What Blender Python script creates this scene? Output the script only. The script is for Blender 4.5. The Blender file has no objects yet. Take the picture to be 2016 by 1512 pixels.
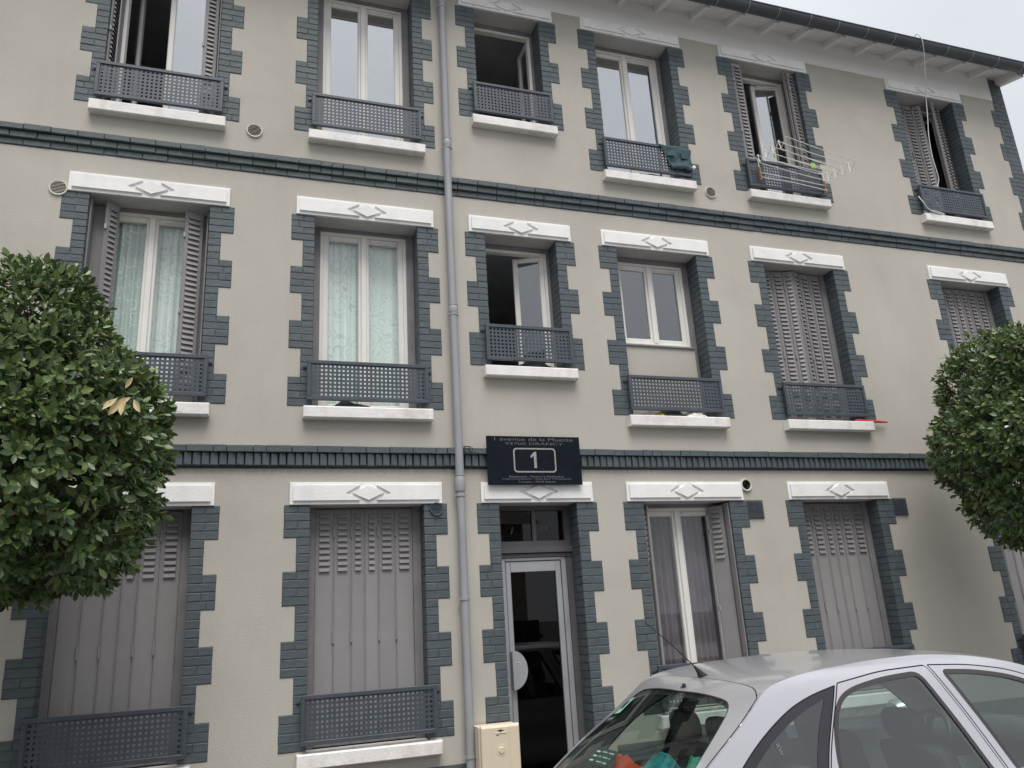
import bpy, bmesh, math, random
import numpy as np
from mathutils import Vector, Matrix
from mathutils.geometry import delaunay_2d_cdt
R = math.radians
random.seed(7); np.random.seed(7)
scene = bpy.context.scene
col = scene.collection

# ------------------------------------------------------------------ camera
CAM = Vector((0.0, -7.2, 1.75))
cd = bpy.data.cameras.new('camera'); cam = bpy.data.objects.new('camera', cd); col.objects.link(cam)
pitch, yaw, roll = 0.29064729, -0.33612504, 0.05958739
Mc = Matrix.Rotation(yaw, 4, 'Z') @ Matrix.Rotation(pitch, 4, 'X') @ Matrix.Rotation(roll, 4, 'Y')
cam.matrix_world = Matrix.Translation(CAM) @ Mc @ Matrix.Rotation(R(90), 4, 'X')
cd.sensor_fit = 'HORIZONTAL'; cd.sensor_width = 36.0; cd.lens = 36.0 * 1540.588 / 2016.0
cd.clip_start = 0.05; cd.clip_end = 2000
scene.camera = cam
RMi = Mc.to_3x3().inverted()
def to_px(p):
    d = RMi @ (Vector(p) - CAM)
    return (1008 + 1540.588 * d.x / d.y, 756 - 1540.588 * d.z / d.y, d.y)

# ------------------------------------------------------------------ world (overcast) + soft sun + exposure
SUN_EL, SUN_AZ = R(64), R(184)          # azimuth measured from +Y clockwise
w = bpy.data.worlds.new('World'); scene.world = w; w.use_nodes = True
nt = w.node_tree; N = nt.nodes; Lk = nt.links
for n in list(N): N.remove(n)
out = N.new('ShaderNodeOutputWorld'); bg = N.new('ShaderNodeBackground')
sky = N.new('ShaderNodeTexSky'); sky.sky_type = 'NISHITA'; sky.sun_disc = False
sky.sun_elevation = SUN_EL; sky.sun_rotation = SUN_AZ; sky.dust_density = 4.0
tc = N.new('ShaderNodeTexCoord'); sep = N.new('ShaderNodeSeparateXYZ')
Lk.new(tc.outputs['Generated'], sep.inputs[0])
mr = N.new('ShaderNodeMapRange'); mr.inputs['From Min'].default_value = 0.0; mr.inputs['From Max'].default_value = 1.0
mr.inputs['To Min'].default_value = 6.0; mr.inputs['To Max'].default_value = 9.4
Lk.new(sep.outputs['Z'], mr.inputs['Value'])
nz = N.new('ShaderNodeTexNoise'); nz.inputs['Scale'].default_value = 2.2; nz.inputs['Detail'].default_value = 5
Lk.new(tc.outputs['Generated'], nz.inputs['Vector'])
nr = N.new('ShaderNodeMapRange'); nr.inputs['From Min'].default_value = 0.3; nr.inputs['From Max'].default_value = 0.7
nr.inputs['To Min'].default_value = 0.88; nr.inputs['To Max'].default_value = 1.08
Lk.new(nz.outputs['Fac'], nr.inputs['Value'])
mu = N.new('ShaderNodeMath'); mu.operation = 'MULTIPLY'; Lk.new(mr.outputs[0], mu.inputs[0]); Lk.new(nr.outputs[0], mu.inputs[1])
vm = N.new('ShaderNodeVectorMath'); vm.operation = 'SCALE'; vm.inputs[0].default_value = (0.955, 0.985, 1.05)
Lk.new(mu.outputs[0], vm.inputs['Scale'])
mx = N.new('ShaderNodeMix'); mx.data_type = 'RGBA'; mx.inputs[0].default_value = 0.94
Lk.new(sky.outputs[0], mx.inputs[6]); Lk.new(vm.outputs[0], mx.inputs[7])
Lk.new(mx.outputs[2], bg.inputs['Color']); bg.inputs['Strength'].default_value = 0.0525
Lk.new(bg.outputs[0], out.inputs[0])
sl = bpy.data.lights.new('sun', 'SUN'); sl.energy = 1.5; sl.angle = R(36); sl.color = (1.0, 0.97, 0.92)
so = bpy.data.objects.new('sun', sl); col.objects.link(so)
sd = Vector((math.sin(SUN_AZ) * math.cos(SUN_EL), math.cos(SUN_AZ) * math.cos(SUN_EL), math.sin(SUN_EL)))
so.rotation_euler = (-sd).to_track_quat('-Z', 'Y').to_euler(); so.location = (0, -20, 30)
vs = scene.view_settings; vs.view_transform = 'Standard'; vs.look = 'None'; vs.gamma = 1.0; vs.exposure = 1.12
vs.use_curve_mapping = False
scene.render.engine = 'CYCLES'
scene.cycles.max_bounces = 8; scene.cycles.transparent_max_bounces = 16

# ------------------------------------------------------------------ materials
def new_mat(name):
    m = bpy.data.materials.new(name); m.use_nodes = True
    nt = m.node_tree; b = nt.nodes['Principled BSDF']
    return m, nt, b
def mat(name, colr, rough=0.6, metal=0.0, var=0.10, vscale=3.0, bump=0.0, bscale=80.0, rnd=0.0, island=0.0,
        spec=0.5, coat=0.0, dirt=None, dscale=(2, 2, 2), damt=0.5, bump2=0.0, b2scale=10.0):
    m, nt, b = new_mat(name); N = nt.nodes; L = nt.links
    tc = N.new('ShaderNodeTexCoord')
    n1 = N.new('ShaderNodeTexNoise'); n1.inputs['Scale'].default_value = vscale; n1.inputs['Detail'].default_value = 6
    L.new(tc.outputs['Object'], n1.inputs['Vector'])
    mp = N.new('ShaderNodeMapRange'); mp.inputs['From Min'].default_value = 0.3; mp.inputs['From Max'].default_value = 0.7
    mp.inputs['To Min'].default_value = 1 - var; mp.inputs['To Max'].default_value = 1 + var
    L.new(n1.outputs['Fac'], mp.inputs['Value'])
    val = mp.outputs[0]
    for src, amt in (('obj', rnd), ('isl', island)):
        if amt:
            o = N.new('ShaderNodeObjectInfo').outputs['Random'] if src == 'obj' else N.new('ShaderNodeNewGeometry').outputs['Random Per Island']
            q = N.new('ShaderNodeMapRange'); q.inputs['To Min'].default_value = 1 - amt; q.inputs['To Max'].default_value = 1 + amt
            L.new(o, q.inputs['Value'])
            k = N.new('ShaderNodeMath'); k.operation = 'MULTIPLY'; L.new(val, k.inputs[0]); L.new(q.outputs[0], k.inputs[1]); val = k.outputs[0]
    sc = N.new('ShaderNodeVectorMath'); sc.operation = 'SCALE'; sc.inputs[0].default_value = colr
    L.new(val, sc.inputs['Scale']); cout = sc.outputs[0]
    if dirt:
        mpn = N.new('ShaderNodeMapping'); mpn.inputs['Scale'].default_value = dscale; L.new(tc.outputs['Object'], mpn.inputs['Vector'])
        n2 = N.new('ShaderNodeTexNoise'); n2.inputs['Scale'].default_value = 1.0; n2.inputs['Detail'].default_value = 8; n2.inputs['Roughness'].default_value = 0.65
        L.new(mpn.outputs[0], n2.inputs['Vector'])
        r2 = N.new('ShaderNodeMapRange'); r2.inputs['From Min'].default_value = 0.5; r2.inputs['From Max'].default_value = 0.75
        r2.inputs['To Min'].default_value = 0; r2.inputs['To Max'].default_value = damt; L.new(n2.outputs['Fac'], r2.inputs['Value'])
        mixn = N.new('ShaderNodeMix'); mixn.data_type = 'RGBA'; L.new(r2.outputs[0], mixn.inputs[0]); L.new(cout, mixn.inputs[6])
        mixn.inputs[7].default_value = (*dirt, 1); cout = mixn.outputs[2]
    L.new(cout, b.inputs['Base Color'])
    b.inputs['Roughness'].default_value = rough; b.inputs['Metallic'].default_value = metal
    b.inputs['Specular IOR Level'].default_value = spec; b.inputs['Coat Weight'].default_value = coat
    if coat: b.inputs['Coat Roughness'].default_value = 0.08
    prev = None
    for st, scl in ((bump, bscale), (bump2, b2scale)):
        if st:
            n3 = N.new('ShaderNodeTexNoise'); n3.inputs['Scale'].default_value = scl; n3.inputs['Detail'].default_value = 4
            L.new(tc.outputs['Object'], n3.inputs['Vector'])
            bp = N.new('ShaderNodeBump'); bp.inputs['Strength'].default_value = st; bp.inputs['Distance'].default_value = 0.01
            L.new(n3.outputs['Fac'], bp.inputs['Height'])
            if prev: L.new(prev.outputs[0], bp.inputs['Normal'])
            prev = bp
    if prev: L.new(prev.outputs[0], b.inputs['Normal'])
    return m
def glass_mat(name, tint, base, ior=1.5, rough=0.0):
    m, nt, b = new_mat(name); N = nt.nodes; L = nt.links; N.remove(b)
    o = N['Material Output']; tr = N.new('ShaderNodeBsdfTransparent'); tr.inputs[0].default_value = (*tint, 1)
    gl = N.new('ShaderNodeBsdfGlossy'); gl.inputs['Roughness'].default_value = rough
    fr = N.new('ShaderNodeLayerWeight'); fr.inputs['Blend'].default_value = 0.5
    pw = N.new('ShaderNodeMath'); pw.operation = 'POWER'; pw.inputs[1].default_value = 5.0; L.new(fr.outputs['Facing'], pw.inputs[0])
    mp = N.new('ShaderNodeMapRange'); mp.inputs['To Min'].default_value = base; mp.inputs['To Max'].default_value = 1.0
    L.new(pw.outputs[0], mp.inputs['Value'])
    mxx = N.new('ShaderNodeMixShader'); L.new(mp.outputs[0], mxx.inputs[0]); L.new(tr.outputs[0], mxx.inputs[1]); L.new(gl.outputs[0], mxx.inputs[2])
    L.new(mxx.outputs[0], o.inputs[0])
    return m
M = {}
M['stucco'] = mat('stucco', (0.488, 0.463, 0.410), 0.92, var=0.05, vscale=1.1, bump=0.45, bscale=210, dirt=(0.405, 0.388, 0.345), dscale=(1.6, 1, 0.55), damt=0.35, spec=0.2, bump2=0.18, b2scale=60)
def add_streaks(m, amt=0.10):
    nt = m.node_tree; N = nt.nodes; L = nt.links; b = N['Principled BSDF']; src = b.inputs['Base Color'].links[0].from_socket
    tc = N.new('ShaderNodeTexCoord')
    def layer(scale, lo, hi, a):
        nonlocal src
        mp = N.new('ShaderNodeMapping'); mp.inputs['Scale'].default_value = scale; L.new(tc.outputs['Object'], mp.inputs['Vector'])
        n = N.new('ShaderNodeTexNoise'); n.inputs['Scale'].default_value = 1; n.inputs['Detail'].default_value = 5; n.inputs['Roughness'].default_value = .6; L.new(mp.outputs[0], n.inputs['Vector'])
        r = N.new('ShaderNodeMapRange'); r.inputs['From Min'].default_value = lo; r.inputs['From Max'].default_value = hi; r.inputs['To Min'].default_value = 1.0; r.inputs['To Max'].default_value = 1 - a; L.new(n.outputs['Fac'], r.inputs['Value'])
        v = N.new('ShaderNodeVectorMath'); v.operation = 'SCALE'; L.new(src, v.inputs[0]); L.new(r.outputs[0], v.inputs['Scale']); src = v.outputs[0]
    layer((7, 7, .6), .55, .8, amt * .5); layer((.9, .9, 1.3), .5, .7, amt * .8); layer((60, 60, 60), .55, .75, amt * .7); layer((220, 220, 220), .5, .8, amt * 1.6)
    L.new(src, b.inputs['Base Color'])
add_streaks(M['stucco'])
M['frieze'] = mat('frieze_paint', (0.79, 0.78, 0.76), 0.85, var=0.05, vscale=1.5, bump=0.4, bscale=90, spec=0.2)
M['brick'] = mat('slate_brick_paint', (0.080, 0.098, 0.107), 0.55, var=0.16, vscale=9, bump=0.35, bscale=45, rnd=0.08, spec=0.4)
M['bricks'] = mat('slate_brick_paint_joined', (0.080, 0.098, 0.107), 0.55, var=0.16, vscale=9, bump=0.35, bscale=45, island=0.08, spec=0.4)
M['mortar'] = mat('slate_mortar_paint', (0.070, 0.086, 0.094), 0.65, var=0.15, vscale=12, bump=0.5, bscale=60, spec=0.3)
M['white'] = mat('white_lintel_paint', (0.82, 0.81, 0.80), 0.7, var=0.035, vscale=5, bump=0.25, bscale=70, dirt=(0.5, 0.48, 0.45), dscale=(5, 3, 3), damt=0.28, spec=0.3)
M['white2'] = mat('upper_lintel_paint', (0.85, 0.845, 0.83), 0.7, var=0.035, vscale=5, bump=0.25, bscale=70, dirt=(0.45, 0.43, 0.4), dscale=(5, 3, 3), damt=0.28, spec=0.3)
M['sill'] = mat('sill_stone_paint', (0.78, 0.755, 0.74), 0.75, var=0.06, vscale=7, bump=0.35, bscale=40, dirt=(0.42, 0.36, 0.32), dscale=(6, 4, 2.5), damt=0.5, spec=0.3)
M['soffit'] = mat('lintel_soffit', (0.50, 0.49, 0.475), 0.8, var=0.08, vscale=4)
M['guard'] = mat('guard_paint', (0.060, 0.072, 0.089), 0.42, var=0.12, vscale=8, spec=0.5, dirt=(0.09, 0.095, 0.1), dscale=(9, 9, 9), damt=0.4)
M['shutter'] = mat('shutter_paint', (0.272, 0.260, 0.264), 0.5, var=0.08, vscale=4, dirt=(0.225, 0.216, 0.22), dscale=(3, 3, 1.2), damt=0.5, spec=0.4, rnd=0.05, bump=0.06, bscale=14)
M['wood'] = mat('window_surround_paint', (0.22, 0.205, 0.215), 0.6, var=0.12, vscale=6, dirt=(0.11, 0.1, 0.1), dscale=(6, 6, 2), damt=0.5)
M['pvc'] = mat('white_pvc', (0.78, 0.76, 0.72), 0.4, var=0.03, vscale=5, dirt=(0.5, 0.46, 0.4), dscale=(7, 5, 2), damt=0.3)
M['pipe'] = mat('pipe_plastic', (0.305, 0.31, 0.328), 0.5, var=0.06, vscale=3, dirt=(0.22, 0.22, 0.24), dscale=(9, 9, 1.5), damt=0.4)
M['gutter'] = mat('gutter_zinc', (0.075, 0.085, 0.10), 0.45, var=0.12, vscale=4, metal=0.2)
M['clip'] = mat('clip_metal', (0.45, 0.47, 0.5), 0.45, metal=0.6)
M['eave'] = mat('eave_paint', (0.80, 0.785, 0.79), 0.75, var=0.07, vscale=5, dirt=(0.38, 0.36, 0.35), dscale=(5, 5, 5), damt=0.4)
M['glass'] = glass_mat('window_glass', (0.80, 0.87, 0.90), 0.56, 1.5)
M['glasslow'] = glass_mat('dim_reflection_glass', (0.74, 0.78, 0.80), 0.20, 1.5)  # weaker mirroring stands in for the duller view these panes reflect
M['glassdark'] = glass_mat('door_glass', (0.12, 0.13, 0.15), 0.045, 1.5)
M['glasscurt'] = glass_mat('curtained_window_glass', (0.95, 0.98, 0.97), 0.06, 1.5)
M['transom'] = mat('transom_paint', (0.10, 0.095, 0.10), 0.5, var=0.1, vscale=5)
M['room'] = mat('room_plaster', (0.55, 0.56, 0.58), 0.9)
M['alu'] = mat('door_aluminium', (0.50, 0.51, 0.53), 0.38, metal=0.55, var=0.05, dirt=(0.35, 0.35, 0.36), dscale=(4, 4, 2), damt=0.3)
M['vent'] = mat('vent_plastic', (0.62, 0.59, 0.50), 0.5, var=0.05)
M['ventdark'] = mat('vent_recess', (0.05, 0.05, 0.05), 0.7)
M['cream'] = mat('cream_plastic', (0.66, 0.57, 0.44), 0.5, var=0.03, vscale=4, dirt=(0.5, 0.42, 0.32), dscale=(4, 4, 4), damt=0.25)
M['black'] = mat('black_plastic', (0.015, 0.015, 0.017), 0.45)
M['sign'] = mat('sign_navy_panel', (0.006, 0.009, 0.015), 0.5, var=0.2, vscale=6, spec=0.12)
M['silver'] = mat('sign_silver_print', (0.30, 0.30, 0.285), 0.4, var=0.25, vscale=60)
M['faded'] = mat('sign_faded_print', (0.10, 0.107, 0.115), 0.5, var=0.5, vscale=45)
M['credit'] = mat('sign_small_print', (0.16, 0.16, 0.165), 0.5, var=0.4, vscale=60)
M['asphalt'] = mat('asphalt', (0.055, 0.055, 0.057), 0.9, var=0.2, vscale=2, bump=0.5, bscale=120)
M['pave'] = mat('pavement_concrete', (0.24, 0.235, 0.22), 0.9, var=0.12, vscale=2, bump=0.4, bscale=90)
M['kerb'] = mat('kerb_stone', (0.30, 0.29, 0.275), 0.85, var=0.12, vscale=5, bump=0.4, bscale=60)
M['tile'] = mat('roof_tile', (0.13, 0.105, 0.09), 0.85, var=0.2, vscale=5, bump=0.5, bscale=30)
M['bark'] = mat('bark', (0.085, 0.06, 0.045), 0.9, var=0.3, vscale=12, bump=0.8, bscale=40)
M['twig'] = mat('twig', (0.11, 0.06, 0.045), 0.8, var=0.3, vscale=20)
M['house2'] = mat('opposite_render', (0.36, 0.32, 0.27), 0.9, var=0.08, vscale=1.5)
M['plank'] = mat('dark_fence_wood', (0.05, 0.05, 0.055), 0.8, var=0.25, vscale=5)
M['cable'] = mat('white_cable', (0.72, 0.72, 0.72), 0.5)
M['rack'] = mat('rack_plastic', (0.82, 0.80, 0.77), 0.45, var=0.1, vscale=15)
M['rust'] = mat('rusty_bracket', (0.28, 0.17, 0.11), 0.8, var=0.35, vscale=25)
M['peg'] = mat('lime_peg', (0.38, 0.68, 0.04), 0.45)
M['denim'] = mat('teal_cloth', (0.045, 0.085, 0.098), 0.9, var=0.3, vscale=12, bump=0.3, bscale=200)
M['red'] = mat('red_plastic', (0.50, 0.045, 0.06), 0.4)

def leaf_mat(name, c1, c2, rough=0.38):
    m, nt, b = new_mat(name); N = nt.nodes; L = nt.links
    g = N.new('ShaderNodeNewGeometry'); oi = N.new('ShaderNodeObjectInfo')
    ad = N.new('ShaderNodeMath'); ad.operation = 'ADD'; L.new(g.outputs['Random Per Island'], ad.inputs[0]); L.new(oi.outputs['Random'], ad.inputs[1])
    fr = N.new('ShaderNodeMath'); fr.operation = 'FRACT'; L.new(ad.outputs[0], fr.inputs[0])
    cr = N.new('ShaderNodeValToRGB'); cr.color_ramp.elements[0].color = (*c1, 1); cr.color_ramp.elements[1].color = (*c2, 1)
    e = cr.color_ramp.elements.new(0.975); e.color = (c2[0] * 1.5, c2[1] * 1.3, c2[2], 1)
    cr.color_ramp.elements[-1].color = (0.11, 0.10, 0.025, 1)
    L.new(fr.outputs[0], cr.inputs[0]); L.new(cr.outputs[0], b.inputs['Base Color'])
    b.inputs['Roughness'].default_value = rough; b.inputs['Specular IOR Level'].default_value = 0.55
    tr = N.new('ShaderNodeBsdfTranslucent'); L.new(cr.outputs[0], tr.inputs[0])
    ms = N.new('ShaderNodeMixShader'); ms.inputs[0].default_value = 0.18
    L.new(b.outputs[0], ms.inputs[1]); L.new(tr.outputs[0], ms.inputs[2]); L.new(ms.outputs[0], N['Material Output'].inputs[0])
    return m
M['leaf'] = leaf_mat('photinia_leaf', (0.046, 0.088, 0.036), (0.105, 0.170, 0.070), 0.34)
M['leafdry'] = mat('dry_leaf', (0.50, 0.41, 0.22), 0.7, var=0.15, vscale=20)
M['leafred'] = mat('young_red_leaf', (0.20, 0.02, 0.02), 0.5)

def curtain_mat(name, base, ink, scale=9.0, amt=0.6):
    m, nt, b = new_mat(name); N = nt.nodes; L = nt.links
    tc = N.new('ShaderNodeTexCoord'); mp = N.new('ShaderNodeMapping'); mp.inputs['Scale'].default_value = (1, 0.15, 1)
    L.new(tc.outputs['Object'], mp.inputs['Vector'])
    # scroll work: rings round scattered cell centres, broken up by noise
    v = N.new('ShaderNodeTexVoronoi'); v.inputs['Scale'].default_value = scale
    L.new(mp.outputs[0], v.inputs['Vector'])
    wv = N.new('ShaderNodeMath'); wv.operation = 'MULTIPLY'; wv.inputs[1].default_value = 11.0; L.new(v.outputs['Distance'], wv.inputs[0])
    n1 = N.new('ShaderNodeTexNoise'); n1.inputs['Scale'].default_value = scale * 1.3; L.new(mp.outputs[0], n1.inputs['Vector'])
    n1m = N.new('ShaderNodeMath'); n1m.operation = 'MULTIPLY'; n1m.inputs[1].default_value = 5.0; L.new(n1.outputs['Fac'], n1m.inputs[0])
    ad = N.new('ShaderNodeMath'); ad.operation = 'ADD'; L.new(wv.outputs[0], ad.inputs[0]); L.new(n1m.outputs[0], ad.inputs[1])
    sn = N.new('ShaderNodeMath'); sn.operation = 'SINE'; L.new(ad.outputs[0], sn.inputs[0])
    ab = N.new('ShaderNodeMath'); ab.operation = 'ABSOLUTE'; L.new(sn.outputs[0], ab.inputs[0])
    r = N.new('ShaderNodeMapRange'); r.inputs['From Min'].default_value = 0.16; r.inputs['From Max'].default_value = 0.42
    r.inputs['To Min'].default_value = amt; r.inputs['To Max'].default_value = 0.0; L.new(ab.outputs[0], r.inputs['Value'])
    n2 = N.new('ShaderNodeTexNoise'); n2.inputs['Scale'].default_value = scale * 1.1; n2.inputs['Detail'].default_value = 0; L.new(mp.outputs[0], n2.inputs['Vector'])
    gt = N.new('ShaderNodeMath'); gt.operation = 'GREATER_THAN'; gt.inputs[1].default_value = 0.45; L.new(n2.outputs['Fac'], gt.inputs[0])
    ml = N.new('ShaderNodeMath'); ml.operation = 'MULTIPLY'; L.new(r.outputs[0], ml.inputs[0]); L.new(gt.outputs[0], ml.inputs[1])
    mxx = N.new('ShaderNodeMix'); mxx.data_type = 'RGBA'; L.new(ml.outputs[0], mxx.inputs[0])
    mxx.inputs[6].default_value = (*base, 1); mxx.inputs[7].default_value = (*ink, 1)
    L.new(mxx.outputs[2], b.inputs['Base Color']); b.inputs['Roughness'].default_value = 0.9
    return m
M['mint'] = curtain_mat('mint_scroll_curtain', (0.90, 0.93, 0.91), (0.64, 0.70, 0.68), 7.5, 0.8)
M['mint2'] = curtain_mat('sheer_scroll_curtain', (0.62, 0.68, 0.645), (0.90, 0.95, 0.92), 7.5, 0.8)
M['purple'] = mat('purple_curtain', (0.21, 0.165, 0.20), 0.9, var=0.25, vscale=3)
M['voile'] = mat('white_voile', (0.55, 0.57, 0.58), 0.9, var=0.04)

# ------------------------------------------------------------------ helpers
def tag(o, label=None, cat=None, group=None, kind=None):
    if label: o['label'] = label
    if cat: o['category'] = cat
    if group: o['group'] = group
    if kind: o['kind'] = kind
    return o
def empty(name, loc=(0, 0, 0), rz=0.0):
    o = bpy.data.objects.new(name, None); o.location = loc; o.rotation_euler = (0, 0, rz); o.empty_display_size = 0.2
    col.objects.link(o); return o
def link(name, me, parent=None, loc=None, rz=None):
    o = bpy.data.objects.new(name, me); col.objects.link(o)
    if parent: o.parent = parent
    if loc is not None: o.location = loc
    if rz is not None: o.rotation_euler = (0, 0, rz)
    return o
class MB:
    def __init__(s): s.v = []; s.f = []; s.mi = []; s.cur = 0
    def add(s, vs, fs):
        b = len(s.v); s.v += [tuple(p) for p in vs]
        for f in fs: s.f.append(tuple(b + i for i in f)); s.mi.append(s.cur)
        return s
    def box(s, x0, x1, y0, y1, z0, z1, skip=''):
        vs = [(x0, y0, z0), (x1, y0, z0), (x1, y1, z0), (x0, y1, z0), (x0, y0, z1), (x1, y0, z1), (x1, y1, z1), (x0, y1, z1)]
        fs = {'b': (0, 3, 2, 1), 't': (4, 5, 6, 7), 'f': (0, 1, 5, 4), 'k': (2, 3, 7, 6), 'l': (3, 0, 4, 7), 'r': (1, 2, 6, 5)}
        return s.add(vs, [q for k, q in fs.items() if k not in skip])
    def cbox(s, x0, x1, y0, y1, z0, z1, c=0.004, jit=0.0):
        """box whose front (low y) face has chamfered edges"""
        j = lambda: random.uniform(-jit, jit)
        vs = [(x0, y1, z0), (x1, y1, z0), (x1, y1, z1), (x0, y1, z1),
              (x0 + j(), y0 + c, z0 + j()), (x1 + j(), y0 + c, z0 + j()), (x1 + j(), y0 + c, z1 + j()), (x0 + j(), y0 + c, z1 + j()),
              (x0 + c + j(), y0 + j() * .5, z0 + c + j()), (x1 - c + j(), y0 + j() * .5, z0 + c + j()), (x1 - c + j(), y0 + j() * .5, z1 - c + j()), (x0 + c + j(), y0 + j() * .5, z1 - c + j())]
        fs = [(8, 9, 10, 11)]
        for a in range(4):
            b = (a + 1) % 4
            fs += [(a, b, 4 + b, 4 + a), (4 + a, 4 + b, 8 + b, 8 + a)]
        return s.add(vs, fs)
    def prism(s, poly, y0, y1, back=False):
        """polygon in (x,z) pulled from y0 (front) to y1"""
        n = len(poly)
        vs = [(x, y0, z) for x, z in poly] + [(x, y1, z) for x, z in poly]
        fs = [tuple(range(n))] + [(i, n + i, n + (i + 1) % n, (i + 1) % n) for i in range(n)]
        if back: fs.append(tuple(range(2 * n - 1, n - 1, -1)))
        return s.add(vs, fs)
    def cyl(s, p0, p1, r0, r1=None, n=12, caps=True):
        r1 = r0 if r1 is None else r1
        p0 = Vector(p0); p1 = Vector(p1); d = (p1 - p0).normalized()
        a = d.orthogonal().normalized(); b = d.cross(a)
        vs = []
        for p, r in ((p0, r0), (p1, r1)):
            for i in range(n):
                t = 2 * math.pi * i / n; vs.append(p + a * (r * math.cos(t)) + b * (r * math.sin(t)))
        fs = [(i, (i + 1) % n, n + (i + 1) % n, n + i) for i in range(n)]
        if caps: fs += [tuple(range(n - 1, -1, -1)), tuple(range(n, 2 * n))]
        return s.add(vs, fs)
    def tube(s, pts, r, n=8, r1=None):
        pts = [Vector(p) for p in pts]; m = len(pts); vs = []
        a = None
        for i, p in enumerate(pts):
            d = (pts[min(i + 1, m - 1)] - pts[max(i - 1, 0)])
            d = d.normalized() if d.length > 1e-9 else Vector((0, 0, 1))
            a = d.orthogonal().normalized() if a is None else (a - d * a.dot(d)).normalized()
            b = d.cross(a); rr = r if r1 is None else r + (r1 - r) * i / (m - 1)
            for k in range(n):
                t = 2 * math.pi * k / n; vs.append(p + a * (rr * math.cos(t)) + b * (rr * math.sin(t)))
        fs = [(i * n + k, i * n + (k + 1) % n, (i + 1) * n + (k + 1) % n, (i + 1) * n + k) for i in range(m - 1) for k in range(n)]
        fs += [tuple(range(n - 1, -1, -1)), tuple(range((m - 1) * n, m * n))]
        return s.add(vs, fs)
    def lathe(s, prof, axis='y', c=(0, 0, 0), n=24):
        """prof: list of (r, h); revolved round axis y (h along y) or z"""
        vs = []
        for r, h in prof:
            for k in range(n):
                t = 2 * math.pi * k / n
                q = (r * math.cos(t), h, r * math.sin(t)) if axis == 'y' else (r * math.cos(t), r * math.sin(t), h)
                vs.append((c[0] + q[0], c[1] + q[1], c[2] + q[2]))
        m = len(prof)
        fs = [(i * n + k, i * n + (k + 1) % n, (i + 1) * n + (k + 1) % n, (i + 1) * n + k) for i in range(m - 1) for k in range(n)]
        if prof[0][0] > 1e-6: fs.append(tuple(range(n)))
        if prof[-1][0] > 1e-6: fs.append(tuple(range((m - 1) * n, m * n)))
        return s.add(vs, fs)
    def mesh(s, name, mats, smooth=False, fix=True):
        me = bpy.data.meshes.new(name); me.from_pydata(s.v, [], s.f)
        for m in (mats if isinstance(mats, (list, tuple)) else [mats]): me.materials.append(m)
        if len(set(s.mi)) > 1: me.polygons.foreach_set('material_index', s.mi)
        if fix:
            bm = bmesh.new(); bm.from_mesh(me); bmesh.ops.recalc_face_normals(bm, faces=bm.faces); bm.to_mesh(me); bm.free()
        if smooth:
            me.polygons.foreach_set('use_smooth', [True] * len(me.polygons))
            try: me.set_sharp_from_angle(angle=R(40))
            except Exception: pass
        me.update(); return me
    def build(s, name, mats, parent=None, smooth=False, loc=None, rz=None, fix=True):
        return link(name, s.mesh(name, mats, smooth, fix), parent, loc, rz)

# ------------------------------------------------------------------ facade layout
PAV, ROAD = -0.07, -0.21
COL = {'A': (-0.953, .515), 'B': (1.056, .515), 'C': (2.713, .405), 'D': (4.372, .515), 'E': (6.343, .515), 'F': (9.102, .515)}
FLO = {0: dict(lb=2.823, lt=3.022, sill=0.79), 1: dict(lb=5.706, lt=5.901, sill=3.72), 2: dict(lb=8.648, lt=8.828, sill=6.655)}
CSILL = {0: 0.08, 1: 4.20, 2: 7.13}
OPEN = []
for f in (0, 1, 2):
    for c in 'ABCDEF':
        xc, hw = COL[c]; z0 = CSILL[f] if c == 'C' else FLO[f]['sill']
        OPEN.append(dict(c=c, f=f, xc=xc, hw=hw, z0=z0, z1=FLO[f]['lb'], lt=FLO[f]['lt']))
OP = {(o['c'], o['f']): o for o in OPEN}
XL, XR, ZT, DEP = -7.0, 10.72, 9.35, 8.5

# ------------------------------------------------------------------ ground
g = MB().add([(-300, -300, ROAD), (300, -300, ROAD), (300, 300, ROAD), (-300, 300, ROAD)], [(0, 1, 2, 3)])
tag(g.build('road', M['asphalt']), kind='structure')
g = MB().box(-40, 60, -1.66, 30, ROAD - .3, PAV)
tag(g.build('pavement', M['pave']), kind='structure')
kr = MB(); x = -40.0
while x < 60: kr.cbox(x + .004, x + .996, -1.80, -1.64, ROAD - .2, PAV + .006, .012); x += 1.0
tag(kr.build('kerb', M['kerb']), kind='structure')
g = MB().box(-40, 60, -30, -6.55, ROAD - .3, PAV)
tag(g.build('opposite_pavement', M['pave']), kind='structure')

# ------------------------------------------------------------------ building shell
B = empty('apartment_building', (0, 0, 0))
tag(B, 'three storey beige rendered apartment building with slate painted brick window surrounds', 'building')
EPS = .006
xs = sorted({XL, XR} | {v for o in OPEN for v in (o['xc'] - o['hw'] - EPS, o['xc'] + o['hw'] + EPS)})
zs = sorted({PAV - .05, ZT} | {v for o in OPEN for v in (o['z0'], o['z1'])})
wl = MB()
for i in range(len(xs) - 1):
    for j in range(len(zs) - 1):
        mxc, mz = (xs[i] + xs[i + 1]) / 2, (zs[j] + zs[j + 1]) / 2
        if any(abs(mxc - o['xc']) < o['hw'] and o['z0'] < mz < o['z1'] for o in OPEN): continue
        wl.add([(xs[i], 0, zs[j]), (xs[i + 1], 0, zs[j]), (xs[i + 1], 0, zs[j + 1]), (xs[i], 0, zs[j + 1])], [(0, 1, 2, 3)])
wl.add([(XR, 0, PAV - .05), (XR, DEP, PAV - .05), (XR, DEP, ZT + 1.5), (XR, 0, ZT)], [(0, 1, 2, 3)])
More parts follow.
